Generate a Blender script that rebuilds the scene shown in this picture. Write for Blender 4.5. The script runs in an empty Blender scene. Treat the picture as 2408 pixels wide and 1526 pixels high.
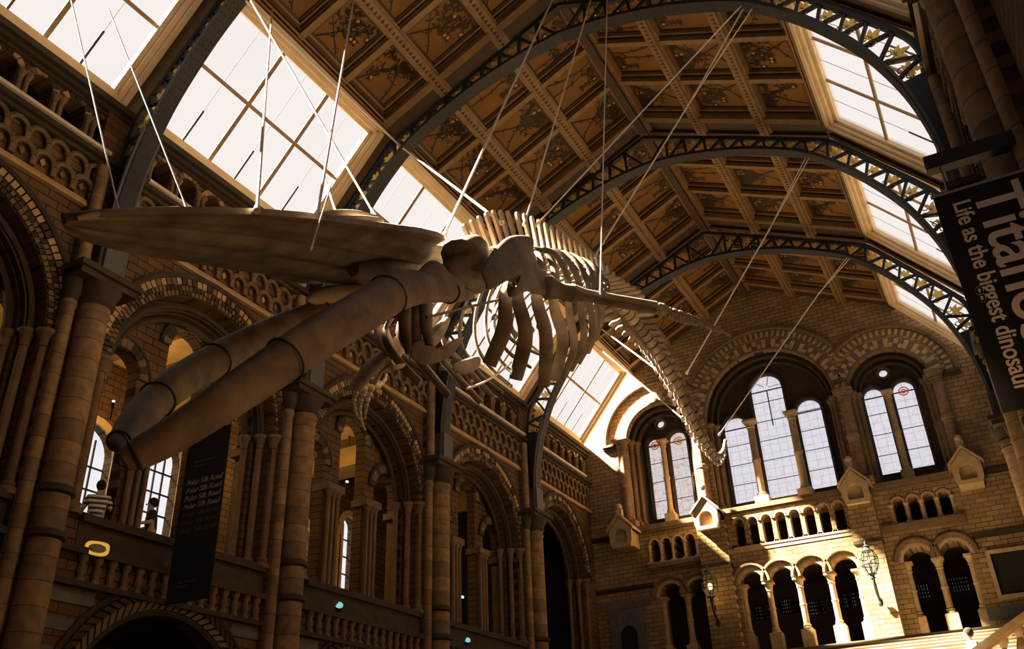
import bpy, bmesh, math, random
from mathutils import Vector, Matrix
from mathutils.geometry import tessellate_polygon
random.seed(11)
C = bpy.context.scene.collection
PI = math.pi
SC = bpy.context.scene

# ------------------------------------------------------------------ camera (solved from the vanishing points of the hall)
IMW, IMH = 2408, 1526
CX, CY = 1204.0, 763.0
VPY, VPZ = (2506.0, 1884.0), (1050.0, -3050.0)
_dy = Vector((VPY[0]-CX, VPY[1]-CY, 0)); _dz = Vector((VPZ[0]-CX, VPZ[1]-CY, 0))
FPX = math.sqrt(-_dy.dot(_dz))
AY = Vector((_dy.x, _dy.y, FPX)).normalized()
AZ = Vector((_dz.x, _dz.y, FPX)).normalized()
AX = AY.cross(AZ)
CAM = Vector((6.57, 0.0, 1.6))
def ray(px, py):
    v = Vector((px-CX, py-CY, FPX))
    return Vector((AX.dot(v), AY.dot(v), AZ.dot(v)))
def onX(x, px, py):
    d = ray(px, py); return CAM + d*((x-CAM.x)/d.x)
def onY(y, px, py):
    d = ray(px, py); return CAM + d*((y-CAM.y)/d.y)
def onZ(z, px, py):
    d = ray(px, py); return CAM + d*((z-CAM.z)/d.z)
cam = bpy.data.cameras.new('camera'); camo = bpy.data.objects.new('camera', cam); C.objects.link(camo)
right = Vector((AX.x, AY.x, AZ.x)); down = Vector((AX.y, AY.y, AZ.y)); fwd = Vector((AX.z, AY.z, AZ.z))
M = Matrix(((right.x, -down.x, -fwd.x, CAM.x), (right.y, -down.y, -fwd.y, CAM.y), (right.z, -down.z, -fwd.z, CAM.z), (0, 0, 0, 1)))
camo.matrix_world = M
cam.sensor_width = 36.0; cam.sensor_fit = 'HORIZONTAL'; cam.lens = 36.0*FPX/IMW
cam.clip_start = 0.05; cam.clip_end = 300
SC.camera = camo

# ------------------------------------------------------------------ materials
def mat(name):
    m = bpy.data.materials.new(name); m.use_nodes = True
    nt = m.node_tree; b = nt.nodes['Principled BSDF']
    return m, nt, b
def N(nt, t, **kw):
    n = nt.nodes.new(t)
    for k, v in kw.items():
        if hasattr(n, k): setattr(n, k, v)
        else: n.inputs[k].default_value = v
    return n
def ramp(nt, fac, stops):
    r = nt.nodes.new('ShaderNodeValToRGB'); nt.links.new(fac, r.inputs[0])
    el = r.color_ramp.elements
    while len(el) < len(stops): el.new(0.5)
    for e, (p, c) in zip(el, stops): e.position = p; e.color = (*c, 1)
    return r.outputs[0]
def mixc(nt, fac, a, b, mode='MIX'):
    m = nt.nodes.new('ShaderNodeMix'); m.data_type = 'RGBA'; m.blend_type = mode
    for s, v in ((m.inputs[0], fac), (m.inputs[6], a), (m.inputs[7], b)):
        if hasattr(v, 'links'): nt.links.new(v, s)
        elif isinstance(v, tuple): s.default_value = (*v, 1)
        else: s.default_value = v
    return m.outputs[2]
def noisy(name, c1, c2, scale=3.0, rough=0.8, metal=0.0, detail=4, bump=0.0, spec=0.3):
    m, nt, b = mat(name)
    g = N(nt, 'ShaderNodeNewGeometry')
    n = N(nt, 'ShaderNodeTexNoise'); n.inputs['Scale'].default_value = scale; n.inputs['Detail'].default_value = detail
    nt.links.new(g.outputs['Position'], n.inputs['Vector'])
    c = ramp(nt, n.outputs[0], [(0.3, c1), (0.7, c2)])
    nt.links.new(c, b.inputs['Base Color'])
    b.inputs['Roughness'].default_value = rough; b.inputs['Metallic'].default_value = metal
    b.inputs['Specular IOR Level'].default_value = spec
    if bump:
        bp = N(nt, 'ShaderNodeBump'); bp.inputs['Strength'].default_value = bump; bp.inputs['Distance'].default_value = 0.05
        nt.links.new(n.outputs[0], bp.inputs['Height']); nt.links.new(bp.outputs[0], b.inputs['Normal'])
    return m
def masonry(name, axis, c1, c2, mortar, bw=0.5, bh=0.2, blotch=(0.34, 0.19, 0.09)):
    m, nt, b = mat(name)
    g = N(nt, 'ShaderNodeNewGeometry'); sp = N(nt, 'ShaderNodeSeparateXYZ'); cb = N(nt, 'ShaderNodeCombineXYZ')
    nt.links.new(g.outputs['Position'], sp.inputs[0])
    nt.links.new(sp.outputs[axis], cb.inputs[0]); nt.links.new(sp.outputs[2], cb.inputs[1])
    br = N(nt, 'ShaderNodeTexBrick')
    br.inputs['Scale'].default_value = 1.0; br.inputs['Brick Width'].default_value = bw; br.inputs['Row Height'].default_value = bh
    br.inputs['Mortar Size'].default_value = 0.012; br.inputs['Color1'].default_value = (*c1, 1); br.inputs['Color2'].default_value = (*c2, 1)
    br.inputs['Mortar'].default_value = (*mortar, 1); br.inputs['Bias'].default_value = -0.15
    nt.links.new(cb.outputs[0], br.inputs['Vector'])
    # second brick grid of another size picks out single paler blocks
    wn = N(nt, 'ShaderNodeTexNoise'); wn.inputs['Scale'].default_value = 0.9; wn.inputs['Detail'].default_value = 5
    nt.links.new(g.outputs['Position'], wn.inputs['Vector'])
    f = ramp(nt, wn.outputs[0], [(0.42, (0, 0, 0)), (0.75, (1, 1, 1))])
    c = mixc(nt, f, br.outputs[0], blotch)
    br2 = N(nt, 'ShaderNodeTexBrick'); br2.inputs['Scale'].default_value = 1.0
    br2.inputs['Brick Width'].default_value = bw; br2.inputs['Row Height'].default_value = bh; br2.inputs['Mortar Size'].default_value = 0.012
    br2.inputs['Color1'].default_value = (0.72, 0.66, 0.6, 1); br2.inputs['Color2'].default_value = (1.35, 1.25, 1.15, 1); br2.inputs['Mortar'].default_value = (0.45, 0.42, 0.4, 1)
    br2.inputs['Bias'].default_value = -0.3; nt.links.new(cb.outputs[0], br2.inputs['Vector'])
    c = mixc(nt, 1.0, c, br2.outputs[0], 'MULTIPLY')
    nt.links.new(c, b.inputs['Base Color']); b.inputs['Roughness'].default_value = 0.88; b.inputs['Specular IOR Level'].default_value = 0.2
    bp = N(nt, 'ShaderNodeBump'); bp.inputs['Strength'].default_value = 0.5; bp.inputs['Distance'].default_value = 0.02; bp.invert = True
    nt.links.new(br.outputs['Fac'], bp.inputs['Height']); nt.links.new(bp.outputs[0], b.inputs['Normal'])
    return m
def banded(name, c1, c2, joint, step=0.42):
    m, nt, b = mat(name)
    g = N(nt, 'ShaderNodeNewGeometry'); sp = N(nt, 'ShaderNodeSeparateXYZ'); nt.links.new(g.outputs['Position'], sp.inputs[0])
    dv = N(nt, 'ShaderNodeMath', operation='DIVIDE'); dv.inputs[1].default_value = step; nt.links.new(sp.outputs[2], dv.inputs[0])
    fr = N(nt, 'ShaderNodeMath', operation='FRACT'); nt.links.new(dv.outputs[0], fr.inputs[0])
    fl = N(nt, 'ShaderNodeMath', operation='FLOOR'); nt.links.new(dv.outputs[0], fl.inputs[0])
    wn = N(nt, 'ShaderNodeTexWhiteNoise'); wn.noise_dimensions = '1D'; nt.links.new(fl.outputs[0], wn.inputs['W'])
    base = mixc(nt, wn.outputs[0], c1, c2)
    no = N(nt, 'ShaderNodeTexNoise'); no.inputs['Scale'].default_value = 5.0; no.inputs['Detail'].default_value = 6; nt.links.new(g.outputs['Position'], no.inputs['Vector'])
    sh = ramp(nt, no.outputs[0], [(0.3, (0.65, 0.65, 0.65)), (0.7, (1.15, 1.12, 1.08))])
    base = mixc(nt, 1.0, base, sh, 'MULTIPLY')
    jt = ramp(nt, fr.outputs[0], [(0.0, (0, 0, 0)), (0.06, (1, 1, 1))])
    c = mixc(nt, jt, joint, base)
    nt.links.new(c, b.inputs['Base Color']); b.inputs['Roughness'].default_value = 0.75; b.inputs['Specular IOR Level'].default_value = 0.3
    return m
def plain(name, c, rough=0.7, metal=0.0, emit=None, es=1.0):
    m, nt, b = mat(name)
    b.inputs['Base Color'].default_value = (*c, 1); b.inputs['Roughness'].default_value = rough; b.inputs['Metallic'].default_value = metal
    if emit:
        b.inputs['Emission Color'].default_value = (*emit, 1); b.inputs['Emission Strength'].default_value = es
    return m
def daylit_glass(name, col, strength, transp=0.35, stain=0, vary=0.06):
    m = bpy.data.materials.new(name); m.use_nodes = True; nt = m.node_tree; nt.nodes.clear()
    out = N(nt, 'ShaderNodeOutputMaterial'); tr = N(nt, 'ShaderNodeBsdfTransparent'); em = N(nt, 'ShaderNodeEmission'); mx = N(nt, 'ShaderNodeMixShader')
    g = N(nt, 'ShaderNodeNewGeometry'); no = N(nt, 'ShaderNodeTexNoise'); no.inputs['Scale'].default_value = 0.5
    nt.links.new(g.outputs['Position'], no.inputs['Vector'])
    c = ramp(nt, no.outputs[0], [(0.3, tuple(x*(1-vary) for x in col)), (0.7, col)])
    if stain:
        sp = N(nt, 'ShaderNodeSeparateXYZ'); cb = N(nt, 'ShaderNodeCombineXYZ'); nt.links.new(g.outputs['Position'], sp.inputs[0])
        nt.links.new(sp.outputs[0], cb.inputs[0]); nt.links.new(sp.outputs[2], cb.inputs[1])
        br = N(nt, 'ShaderNodeTexBrick'); br.inputs['Scale'].default_value = 1; br.inputs['Brick Width'].default_value = 0.34; br.inputs['Row Height'].default_value = 0.34
        br.offset = 0.0; br.inputs['Mortar Size'].default_value = 0.010
        br.inputs['Color1'].default_value = (1, 1, 1, 1); br.inputs['Color2'].default_value = (1, 1, 1, 1); br.inputs['Mortar'].default_value = (0.62, 0.66, 0.74, 1)
        nt.links.new(cb.outputs[0], br.inputs['Vector'])
        c = mixc(nt, 1.0, c, br.outputs[0], 'MULTIPLY')
        vo = N(nt, 'ShaderNodeTexVoronoi'); vo.feature = 'DISTANCE_TO_EDGE'; vo.inputs['Scale'].default_value = 6.5
        nt.links.new(cb.outputs[0], vo.inputs['Vector'])
        e = ramp(nt, vo.outputs[0], [(0.0, (1, 1, 1)), (0.10, (0, 0, 0))])
        n2 = N(nt, 'ShaderNodeTexNoise'); n2.inputs['Scale'].default_value = 4.0; nt.links.new(cb.outputs[0], n2.inputs['Vector'])
        e2 = ramp(nt, n2.outputs[0], [(0.45, (0, 0, 0)), (0.62, (1, 1, 1))])
        f = mixc(nt, 1.0, e, e2, 'MULTIPLY')
        f = mixc(nt, 1.0, f, (stain, stain, stain), 'MULTIPLY')
        c = mixc(nt, f, c, (0.62, 0.2, 0.1))
    nt.links.new(c, em.inputs[0]); em.inputs[1].default_value = strength
    mx.inputs[0].default_value = 1-transp
    nt.links.new(tr.outputs[0], mx.inputs[1]); nt.links.new(em.outputs[0], mx.inputs[2]); nt.links.new(mx.outputs[0], out.inputs[0])
    return m

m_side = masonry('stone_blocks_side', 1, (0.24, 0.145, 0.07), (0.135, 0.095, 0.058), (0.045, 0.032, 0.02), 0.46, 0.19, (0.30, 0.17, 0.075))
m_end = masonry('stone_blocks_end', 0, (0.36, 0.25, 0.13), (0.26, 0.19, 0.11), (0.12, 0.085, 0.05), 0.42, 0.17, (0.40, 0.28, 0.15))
m_shaft = banded('banded_terracotta', (0.36, 0.22, 0.12), (0.21, 0.14, 0.085), (0.045, 0.03, 0.02))
m_terra = noisy('terracotta', (0.19, 0.12, 0.065), (0.30, 0.19, 0.10), 4.0, 0.8, bump=0.2)
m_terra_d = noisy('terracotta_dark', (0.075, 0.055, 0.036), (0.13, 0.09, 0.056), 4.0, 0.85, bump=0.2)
m_buff = noisy('buff_block', (0.42, 0.25, 0.11), (0.55, 0.36, 0.18), 3.0, 0.8)
m_slate = noisy('blue_grey_block', (0.12, 0.12, 0.12), (0.2, 0.19, 0.18), 3.0, 0.8)
m_pale = noisy('pale_ledge_stone', (0.62, 0.52, 0.40), (0.75, 0.65, 0.5), 3.0, 0.7)
m_col = noisy('pale_terracotta', (0.36, 0.25, 0.13), (0.50, 0.36, 0.2), 5.0, 0.7, bump=0.2)
m_lamped = noisy('warm_plaster', (0.5, 0.33, 0.12), (0.6, 0.42, 0.18), 2.0, 0.8)
m_wood = noisy('painted_frame_wood', (0.66, 0.50, 0.31), (0.78, 0.62, 0.42), 2.0, 0.55, spec=0.4)
m_mull = noisy('tan_glazing_wood', (0.28, 0.19, 0.10), (0.36, 0.25, 0.14), 2.0, 0.6)
m_wood_d = noisy('brown_wood', (0.13, 0.075, 0.035), (0.20, 0.12, 0.06), 3.0, 0.6)
m_batten = noisy('gilt_batten', (0.30, 0.17, 0.07), (0.40, 0.24, 0.11), 4.0, 0.6)
m_batten_d = noisy('brown_batten', (0.10, 0.055, 0.025), (0.15, 0.085, 0.04), 4.0, 0.6)
m_red = noisy('red_brown_band', (0.10, 0.035, 0.02), (0.16, 0.06, 0.035), 6.0, 0.7)
m_panel = noisy('painted_panel', (0.30, 0.135, 0.025), (0.38, 0.18, 0.04), 2.0, 0.7)
m_branch = plain('painted_branch', (0.05, 0.028, 0.012), 0.8)
m_leafp = plain('painted_leaf', (0.075, 0.045, 0.014), 0.8)
m_fruit = plain('painted_fruit', (0.75, 0.36, 0.05), 0.6)
m_iron = noisy('grey_iron', (0.040, 0.045, 0.047), (0.065, 0.07, 0.072), 6.0, 0.55, 0.0, spec=0.4)
m_plate = noisy('grey_iron_plate', (0.11, 0.115, 0.11), (0.15, 0.15, 0.145), 6.0, 0.55, 0.0, spec=0.4)
m_gilt = plain('gilding', (0.85, 0.55, 0.12), 0.4, 0.35)
m_bone = noisy('old_bone', (0.10, 0.078, 0.058), (0.25, 0.195, 0.148), 2.6, 0.7, detail=10, bump=0.7)
m_bone2 = noisy('pale_bone', (0.29, 0.22, 0.155), (0.46, 0.355, 0.25), 2.2, 0.7, detail=8, bump=0.3)
m_wire = plain('dark_wire', (0.03, 0.025, 0.02), 0.6)
m_rope = plain('pale_cable', (0.62, 0.52, 0.42), 0.5)
m_black = plain('black_cloth', (0.009, 0.009, 0.009), 0.9)
m_white = plain('white_print', (0.62, 0.56, 0.52), 0.8)
m_grey = plain('grey_print', (0.30, 0.28, 0.26), 0.8)
m_dim = plain('dim_print', (0.07, 0.066, 0.062), 0.8)
m_floor = noisy('stone_floor', (0.03, 0.024, 0.018), (0.05, 0.04, 0.03), 1.0, 0.6)
m_step = noisy('pale_step_stone', (0.50, 0.40, 0.26), (0.62, 0.50, 0.34), 2.0, 0.7)
m_lead = plain('lead_bar', (0.02, 0.022, 0.03), 0.6)
SKYG = 0.88
m_sky = daylit_glass('skylight_glass', (0.97, 0.90, 0.86), 1.0, 0.7)
m_lancet = daylit_glass('pale_leaded_glass', (0.90, 0.86, 0.93), 0.86, 0.12, 0.35)
m_stained = daylit_glass('stained_leaded_glass', (0.90, 0.82, 0.80), 0.80, 0.12, 1.0)
m_galwin = daylit_glass('gallery_window_glass', (0.95, 0.92, 0.95), 0.95, 0.1)
m_shade = noisy('shade_black_stone', (.018, .013, .010), (.028, .02, .014), 3.0, .95)  # near-black colour paints the shade in the triforium recesses and last bay
m_bulb = plain('lamp_bulb', (1, 0.8, 0.4), 0.5, 0, (1.0, 0.62, 0.16), 9.0)
m_spot = plain('spot_lens', (1, 1, 1), 0.5, 0, (1.0, 0.93, 0.8), 6.0)
m_cyan = plain('cyan_lens', (0.3, 0.7, 0.8), 0.5, 0, (0.25, 0.75, 0.85), 0.7)
m_yellow = plain('yellow_lit_panel', (0.8, 0.5, 0.1), 0.5, 0, (0.9, 0.52, 0.06), 0.5)
def dim(m, k):
    nt = m.node_tree; b = nt.nodes['Principled BSDF']; i = b.inputs['Base Color']
    if i.is_linked: nt.links.new(mixc(nt, 1.0, i.links[0].from_socket, (k, k, k), 'MULTIPLY'), i)
    else: c = i.default_value; i.default_value = (c[0]*k, c[1]*k, c[2]*k, 1)
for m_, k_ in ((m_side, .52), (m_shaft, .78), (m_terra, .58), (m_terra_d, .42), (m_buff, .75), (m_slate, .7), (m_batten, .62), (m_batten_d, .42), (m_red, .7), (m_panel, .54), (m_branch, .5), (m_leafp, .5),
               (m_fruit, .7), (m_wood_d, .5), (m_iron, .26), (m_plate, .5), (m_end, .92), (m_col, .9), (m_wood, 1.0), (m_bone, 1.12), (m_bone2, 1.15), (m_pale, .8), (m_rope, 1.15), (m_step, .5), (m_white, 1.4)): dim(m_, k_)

# ------------------------------------------------------------------ mesh building
class MB:
    def __init__(s): s.v = []; s.f = []; s.m = []
    def add(s, vs, fs, m=0):
        b = len(s.v); s.v.extend([tuple(v) for v in vs])
        for f in fs: s.f.append([b+i for i in f]); s.m.append(m)
    def box(s, x0, x1, y0, y1, z0, z1, m=0):
        s.add([(x0,y0,z0),(x1,y0,z0),(x1,y1,z0),(x0,y1,z0),(x0,y0,z1),(x1,y0,z1),(x1,y1,z1),(x0,y1,z1)],
              [(0,3,2,1),(4,5,6,7),(0,1,5,4),(1,2,6,5),(2,3,7,6),(3,0,4,7)], m)
    def hexa(s, p, m=0):
        s.add(p, [(0,3,2,1),(4,5,6,7),(0,1,5,4),(1,2,6,5),(2,3,7,6),(3,0,4,7)], m)
    def tube(s, pts, r, n=8, m=0, flat=1.0, up=None):
        pts = [Vector(p) for p in pts]; k = len(pts)
        if not hasattr(r, '__len__'): r = [r]*k
        vs = []; fs = []
        t0 = (pts[1]-pts[0]).normalized()
        u = Vector(up) if up else (Vector((0,0,1)) if abs(t0.z) < 0.9 else Vector((1,0,0)))
        for i in range(k):
            t = (pts[min(i+1,k-1)]-pts[max(i-1,0)]).normalized()
            u = (u - t*u.dot(t))
            if u.length < 1e-6: u = t.orthogonal()
            u.normalize(); w = t.cross(u)
            for j in range(n):
                a = 2*PI*j/n
                vs.append(pts[i] + u*(math.cos(a)*r[i]) + w*(math.sin(a)*r[i]*flat))
        for i in range(k-1):
            for j in range(n):
                fs.append((i*n+j, i*n+(j+1)%n, (i+1)*n+(j+1)%n, (i+1)*n+j))
        fs.append(tuple(range(n))[::-1]); fs.append(tuple((k-1)*n+j for j in range(n)))
        s.add(vs, fs, m)
    def lathe(s, prof, cx, cy, n=14, m=0, twist=0.0):
        vs = []; fs = []
        for (r, z) in prof:
            for j in range(n):
                a = 2*PI*j/n; vs.append((cx+r*math.cos(a), cy+r*math.sin(a), z))
        k = len(prof)
        for i in range(k-1):
            for j in range(n): fs.append((i*n+j, i*n+(j+1)%n, (i+1)*n+(j+1)%n, (i+1)*n+j))
        fs.append(tuple(range(n))[::-1]); fs.append(tuple((k-1)*n+j for j in range(n)))
        s.add(vs, fs, m)
    def plate(s, outer, holes, fn, d0, d1, m=0, mside=None):
        loops = [outer]+holes
        tri = tessellate_polygon([[Vector((p[0], p[1], 0)) for p in l] for l in loops])
        flat = [p for l in loops for p in l]; n = len(flat)
        vs = [fn(p[0], p[1], d0) for p in flat]+[fn(p[0], p[1], d1) for p in flat]
        fs = [tuple(t) for t in tri]+[tuple(i+n for i in t)[::-1] for t in tri]
        s.add(vs, fs, m)
        b = 0; sf = []
        for l in loops:
            k = len(l)
            for i in range(k): sf.append((b+i, b+(i+1)%k, n+b+(i+1)%k, n+b+i))
            b += k
        s.add(vs, sf, m if mside is None else mside)
    def ring(s, cx, cz, r0, r1, fn, d0, d1, n=20, mats=(0,), a0=0.0, a1=PI, gap=0.0, blocks=True, keep=None):
        for i in range(n):
            b0 = a0+(a1-a0)*i/n+gap; b1 = a0+(a1-a0)*(i+1)/n-gap
            if keep and not keep(cx+(r0+r1)/2*math.cos((b0+b1)/2)): continue
            ps = []
            for d in (d0, d1):
                for (r, a) in ((r0, b0), (r1, b0), (r1, b1), (r0, b1)):
                    ps.append(fn(cx+r*math.cos(a), cz+r*math.sin(a), d))
            s.hexa(ps, random.choice(mats) if blocks else mats[i % len(mats)])
    def arctube(s, cx, cz, r, fn, d, rad, n=18, m=0, a0=0.0, a1=PI, sides=6):
        s.tube([fn(cx+r*math.cos(a0+(a1-a0)*i/n), cz+r*math.sin(a0+(a1-a0)*i/n), d) for i in range(n+1)], rad, sides, m)
    def blob(s, c, rx, ry, rz, n=10, m=0):
        vs = []; fs = []
        for i in range(1, n):
            a = PI*i/n
            for j in range(2*n):
                b = PI*j/n; vs.append((c[0]+rx*math.sin(a)*math.cos(b), c[1]+ry*math.sin(a)*math.sin(b), c[2]+rz*math.cos(a)))
        k = 2*n
        for i in range(n-2):
            for j in range(k): fs.append((i*k+j, i*k+(j+1)%k, (i+1)*k+(j+1)%k, (i+1)*k+j))
        fs.append(tuple(range(k))); fs.append(tuple((n-2)*k+j for j in range(k))[::-1])
        s.add(vs, fs, m)
    def grid(s, rows, m=0, thick=None):
        r = len(rows); c = len(rows[0]); vs = [p for row in rows for p in row]
        s.add(vs, [(i*c+j, i*c+j+1, (i+1)*c+j+1, (i+1)*c+j) for i in range(r-1) for j in range(c-1)], m)
    def mesh(s, name, mats, smooth=None):
        me = bpy.data.meshes.new(name); me.from_pydata(s.v, [], s.f)
        for mm in (mats if isinstance(mats, (list, tuple)) else [mats]): me.materials.append(mm)
        me.polygons.foreach_set('material_index', s.m)
        bm = bmesh.new(); bm.from_mesh(me); bmesh.ops.recalc_face_normals(bm, faces=bm.faces); bm.to_mesh(me); bm.free()
        if smooth is not None:
            me.polygons.foreach_set('use_smooth', [True]*len(me.polygons))
            try: me.set_sharp_from_angle(angle=math.radians(smooth))
            except Exception: pass
        me.update()
        return me
    def build(s, name, mats, parent=None, smooth=None):
        o = bpy.data.objects.new(name, s.mesh(name, mats, smooth)); C.objects.link(o)
        if parent is not None: o.parent = parent
        return o
def inst(name, me, parent=None, loc=(0,0,0), rot=(0,0,0), scale=(1,1,1)):
    o = bpy.data.objects.new(name, me); C.objects.link(o); o.location = loc; o.rotation_euler = rot; o.scale = scale
    if parent is not None: o.parent = parent
    return o
def tag(o, label, cat, group=None):
    o['label'] = label; o['category'] = cat
    if group: o['group'] = group
    return o
def struct(o): o['kind'] = 'structure'; return o
def empty(name, loc=(0,0,0)):
    o = bpy.data.objects.new(name, None); C.objects.link(o); o.location = loc; o.empty_display_size = 0.2; return o
def copy_tree(o, parent=None, name=None):
    c = o.copy(); C.objects.link(c)
    if name: c.name = name
    if parent is not None: c.parent = parent
    for ch in list(o.children): copy_tree(ch, c)
    return c
def archpoly(c, hw, z0, zs, n=14):
    return [(c-hw, z0), (c+hw, z0)]+[(c+hw*math.cos(PI*i/n), zs+hw*math.sin(PI*i/n)) for i in range(n+1)]
def arcadepoly(cs, hw, z0, zs, n=14):
    p = [(cs[0]-hw, z0), (cs[-1]+hw, z0)]
    for c in cs[::-1]: p += [(c+hw*math.cos(PI*i/n), zs+hw*math.sin(PI*i/n)) for i in range(n+1)]
    return p
def circ(c, z, r, n=16): return [(c+r*math.cos(2*PI*i/n), z+r*math.sin(2*PI*i/n)) for i in range(n)]
def cat(pts, per=6):
    pts = [Vector(p) for p in pts]; out = []
    P = [pts[0]*2-pts[1]]+pts+[pts[-1]*2-pts[-2]]
    for i in range(1, len(P)-2):
        a, b, c, d = P[i-1], P[i], P[i+1], P[i+2]
        for k in range(per):
            t = k/per
            out.append(0.5*((2*b)+(c-a)*t+(2*a-5*b+4*c-d)*t*t+(3*b-a-3*c+d)*t*t*t))
    out.append(pts[-1]); return out
def lerp_tab(tab, x):
    if x <= tab[0][0]: return tab[0][1]
    for (a, va), (b, vb) in zip(tab, tab[1:]):
        if x <= b: return va+(vb-va)*(x-a)/(b-a)
    return tab[-1][1]
def colonnette(z0, z1, r, n=10, cap=0.22, base=0.16):
    return [(r*1.9, z0), (r*1.9, z0+base*.4), (r*1.35, z0+base*.6), (r*1.5, z0+base*.8), (r, z0+base), (r*.95, z1-cap), (r*1.25, z1-cap*.95), (r*1.05, z1-cap*.85),
            (r*1.35, z1-cap*.5), (r*1.9, z1-cap*.25), (r*2.0, z1-cap*.22), (r*2.0, z1)]

BAYS = [(-2.55, 6.4), (3.85, 6.4), (10.25, 6.4), (16.65, 6.4), (23.05, 6.4), (29.45, 5.55)]
WX = 8.2
SKY_B, SKY_T = (8.10, 16.05), (5.58, 19.08)     # foot and head of the glazed slope (|x|, z)
EAVE, RIDGE = (5.55, 19.12), (0.0, 21.75)

# ------------------------------------------------------------------ side walls, one bay at a time
def fnL(y, z, d): return (-WX-d, y, z)           # d > 0 goes into the wall
def make_side_bay(screen=True):
    mb = MB(); AC = 2.78
    tri = [0.8*i+0.72 for i in range(7)]
    outer = [(0, 3.0), (6.4, 3.0), (6.4, 16.1), (0, 16.1)]
    holes = [archpoly(AC, 2.15, 3.05, 3.35), archpoly(AC, 2.45, 6.95, 10.15, 24)]+[archpoly(c, 0.25, 14.68, 15.28, 10) for c in tri]
    mb.plate(outer, holes, fnL, 0, 0.45)
    # inner order of the great arch and back of the frieze passage
    mb.plate([(0.2, 5.7), (6.2, 5.7), (6.2, 13.0), (0.2, 13.0)], [archpoly(AC, 2.2, 6.95, 10.1, 24)], fnL, 0.45, 0.75, 0)
    if screen: mb.plate([(0.2, 5.7), (5.9, 5.7), (5.9, 12.9), (0.2, 12.9)],
             [archpoly(1.15, 0.55, 6.95, 10.45), archpoly(2.95, 0.55, 6.95, 11.6), archpoly(4.6, 0.55, 6.95, 10.45)], fnL, 0.8, 1.1, 0)
    mb.box(-WX-1.5, -WX-1.4, 0, 6.4, 14.4, 16.1, 1)  # back of the triforium, its shade put into the colour
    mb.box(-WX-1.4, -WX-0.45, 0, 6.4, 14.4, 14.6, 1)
    root = mb.build('wall_left', [m_side, m_shade]); struct(root)
    # archivolts
    a = MB()
    a.ring(AC, 10.15, 2.70, 2.88, fnL, -0.10, 0.02, 56, (1, 1, 0, 2), gap=0.006); a.ring(AC, 10.15, 2.58, 2.69, fnL, -0.06, 0.02, 72, (0, 2, 2), gap=0.006); a.ring(AC, 10.15, 2.46, 2.57, fnL, -0.05, 0.02, 66, (0, 2), gap=0.006)
    a.arctube(AC, 10.15, 2.92, fnL, -0.10, 0.07, 28, 2)
    a.build('arch_voussoirs', [m_terra, m_buff, m_terra_d], root)
    a = MB()
    a.ring(AC, 10.1, 2.22, 2.44, fnL, 0.30, 0.46, 30, (0,)); a.arctube(AC, 10.1, 2.33, fnL, 0.28, 0.07, 26, 0); a.arctube(AC, 10.1, 2.1, fnL, 0.62, 0.08, 26, 0)
    a.build('arch_moulding', [m_terra_d], root)
    for c, zs in ((1.15, 10.45), (2.95, 11.6), (4.6, 10.45)) if screen else ():
        a = MB(); a.ring(c, zs, 0.56, 0.78, fnL, 0.72, 0.81, 13, (0, 0, 1), gap=0.008); a.arctube(c, zs, 0.83, fnL, 0.74, 0.045, 16, 1)
        a.build('light_arch', [m_terra, m_terra_d], root)
    # mullion piers with little shafts between the lights
    for c in (0.42, 2.05, 3.78, 5.34) if screen else ():
        a = MB()
        a.box(-WX-1.08, -WX-0.72, c-0.20, c+0.20, 6.95, 9.65)
        for q in (-0.19, 0.0, 0.19): a.lathe(colonnette(6.95, 9.75, 0.065, 8), -WX-0.66, c+q, 9)
        a.box(-WX-1.12, -WX-0.55, c-0.36, c+0.36, 9.72, 9.92)
        a.build('mullion_pier', [m_terra], root, 40)
    # jamb shafts of the great arch
    for sgn in (-1, 1):
        for (o, d, r) in ((2.55, 0.05, 0.11), (2.33, 0.30, 0.09), (2.15, 0.62, 0.08)):
            a = MB(); a.lathe(colonnette(6.9, 10.15, r, 10, 0.35, 0.25), -WX-d, AC+sgn*o, 10); a.build('jamb_shaft', [m_terra], root, 40)
    # triforium
    sh = MB(); sh.lathe(colonnette(14.62, 15.3, 0.055, 8), 0, 0, 8); shm = sh.mesh('colonnette', [m_terra], 40)
    for i in range(8):
        for q in (-0.075, 0.075): inst('colonnette', shm, root, (-WX+0.02, 0.32+0.8*i+q, 0))
    a = MB()
    for c in tri: a.ring(c, 15.28, 0.26, 0.40, fnL, -0.03, 0.02, 7, (0, 1, 2), gap=0.03)
    a.build('triforium_arch_blocks', [m_terra, m_buff, m_terra_d], root)
    a = MB(); a.box(-WX, -WX+0.16, 0, 6.4, 15.72, 15.82); a.box(-WX, -WX+0.24, 0, 6.4, 15.86, 16.02); a.box(-WX-0.02, -WX+0.10, 0, 6.4, 15.60, 15.66)
    a.build('cornice', [m_terra_d], root)
    a = MB(); a.box(-WX, -WX+0.30, 0.25, 5.60, 14.52, 14.60); a.build('gallery_ledge', [m_pale], root)
    a = MB(); a.box(-WX, -WX+0.22, 0, 6.4, 14.40, 14.52); a.box(-WX, -WX+0.13, 0, 6.4, 14.28, 14.38); a.build('ledge_moulding', [m_terra_d], root)
    # interlaced blind arcade of the frieze
    a = MB()
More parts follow.
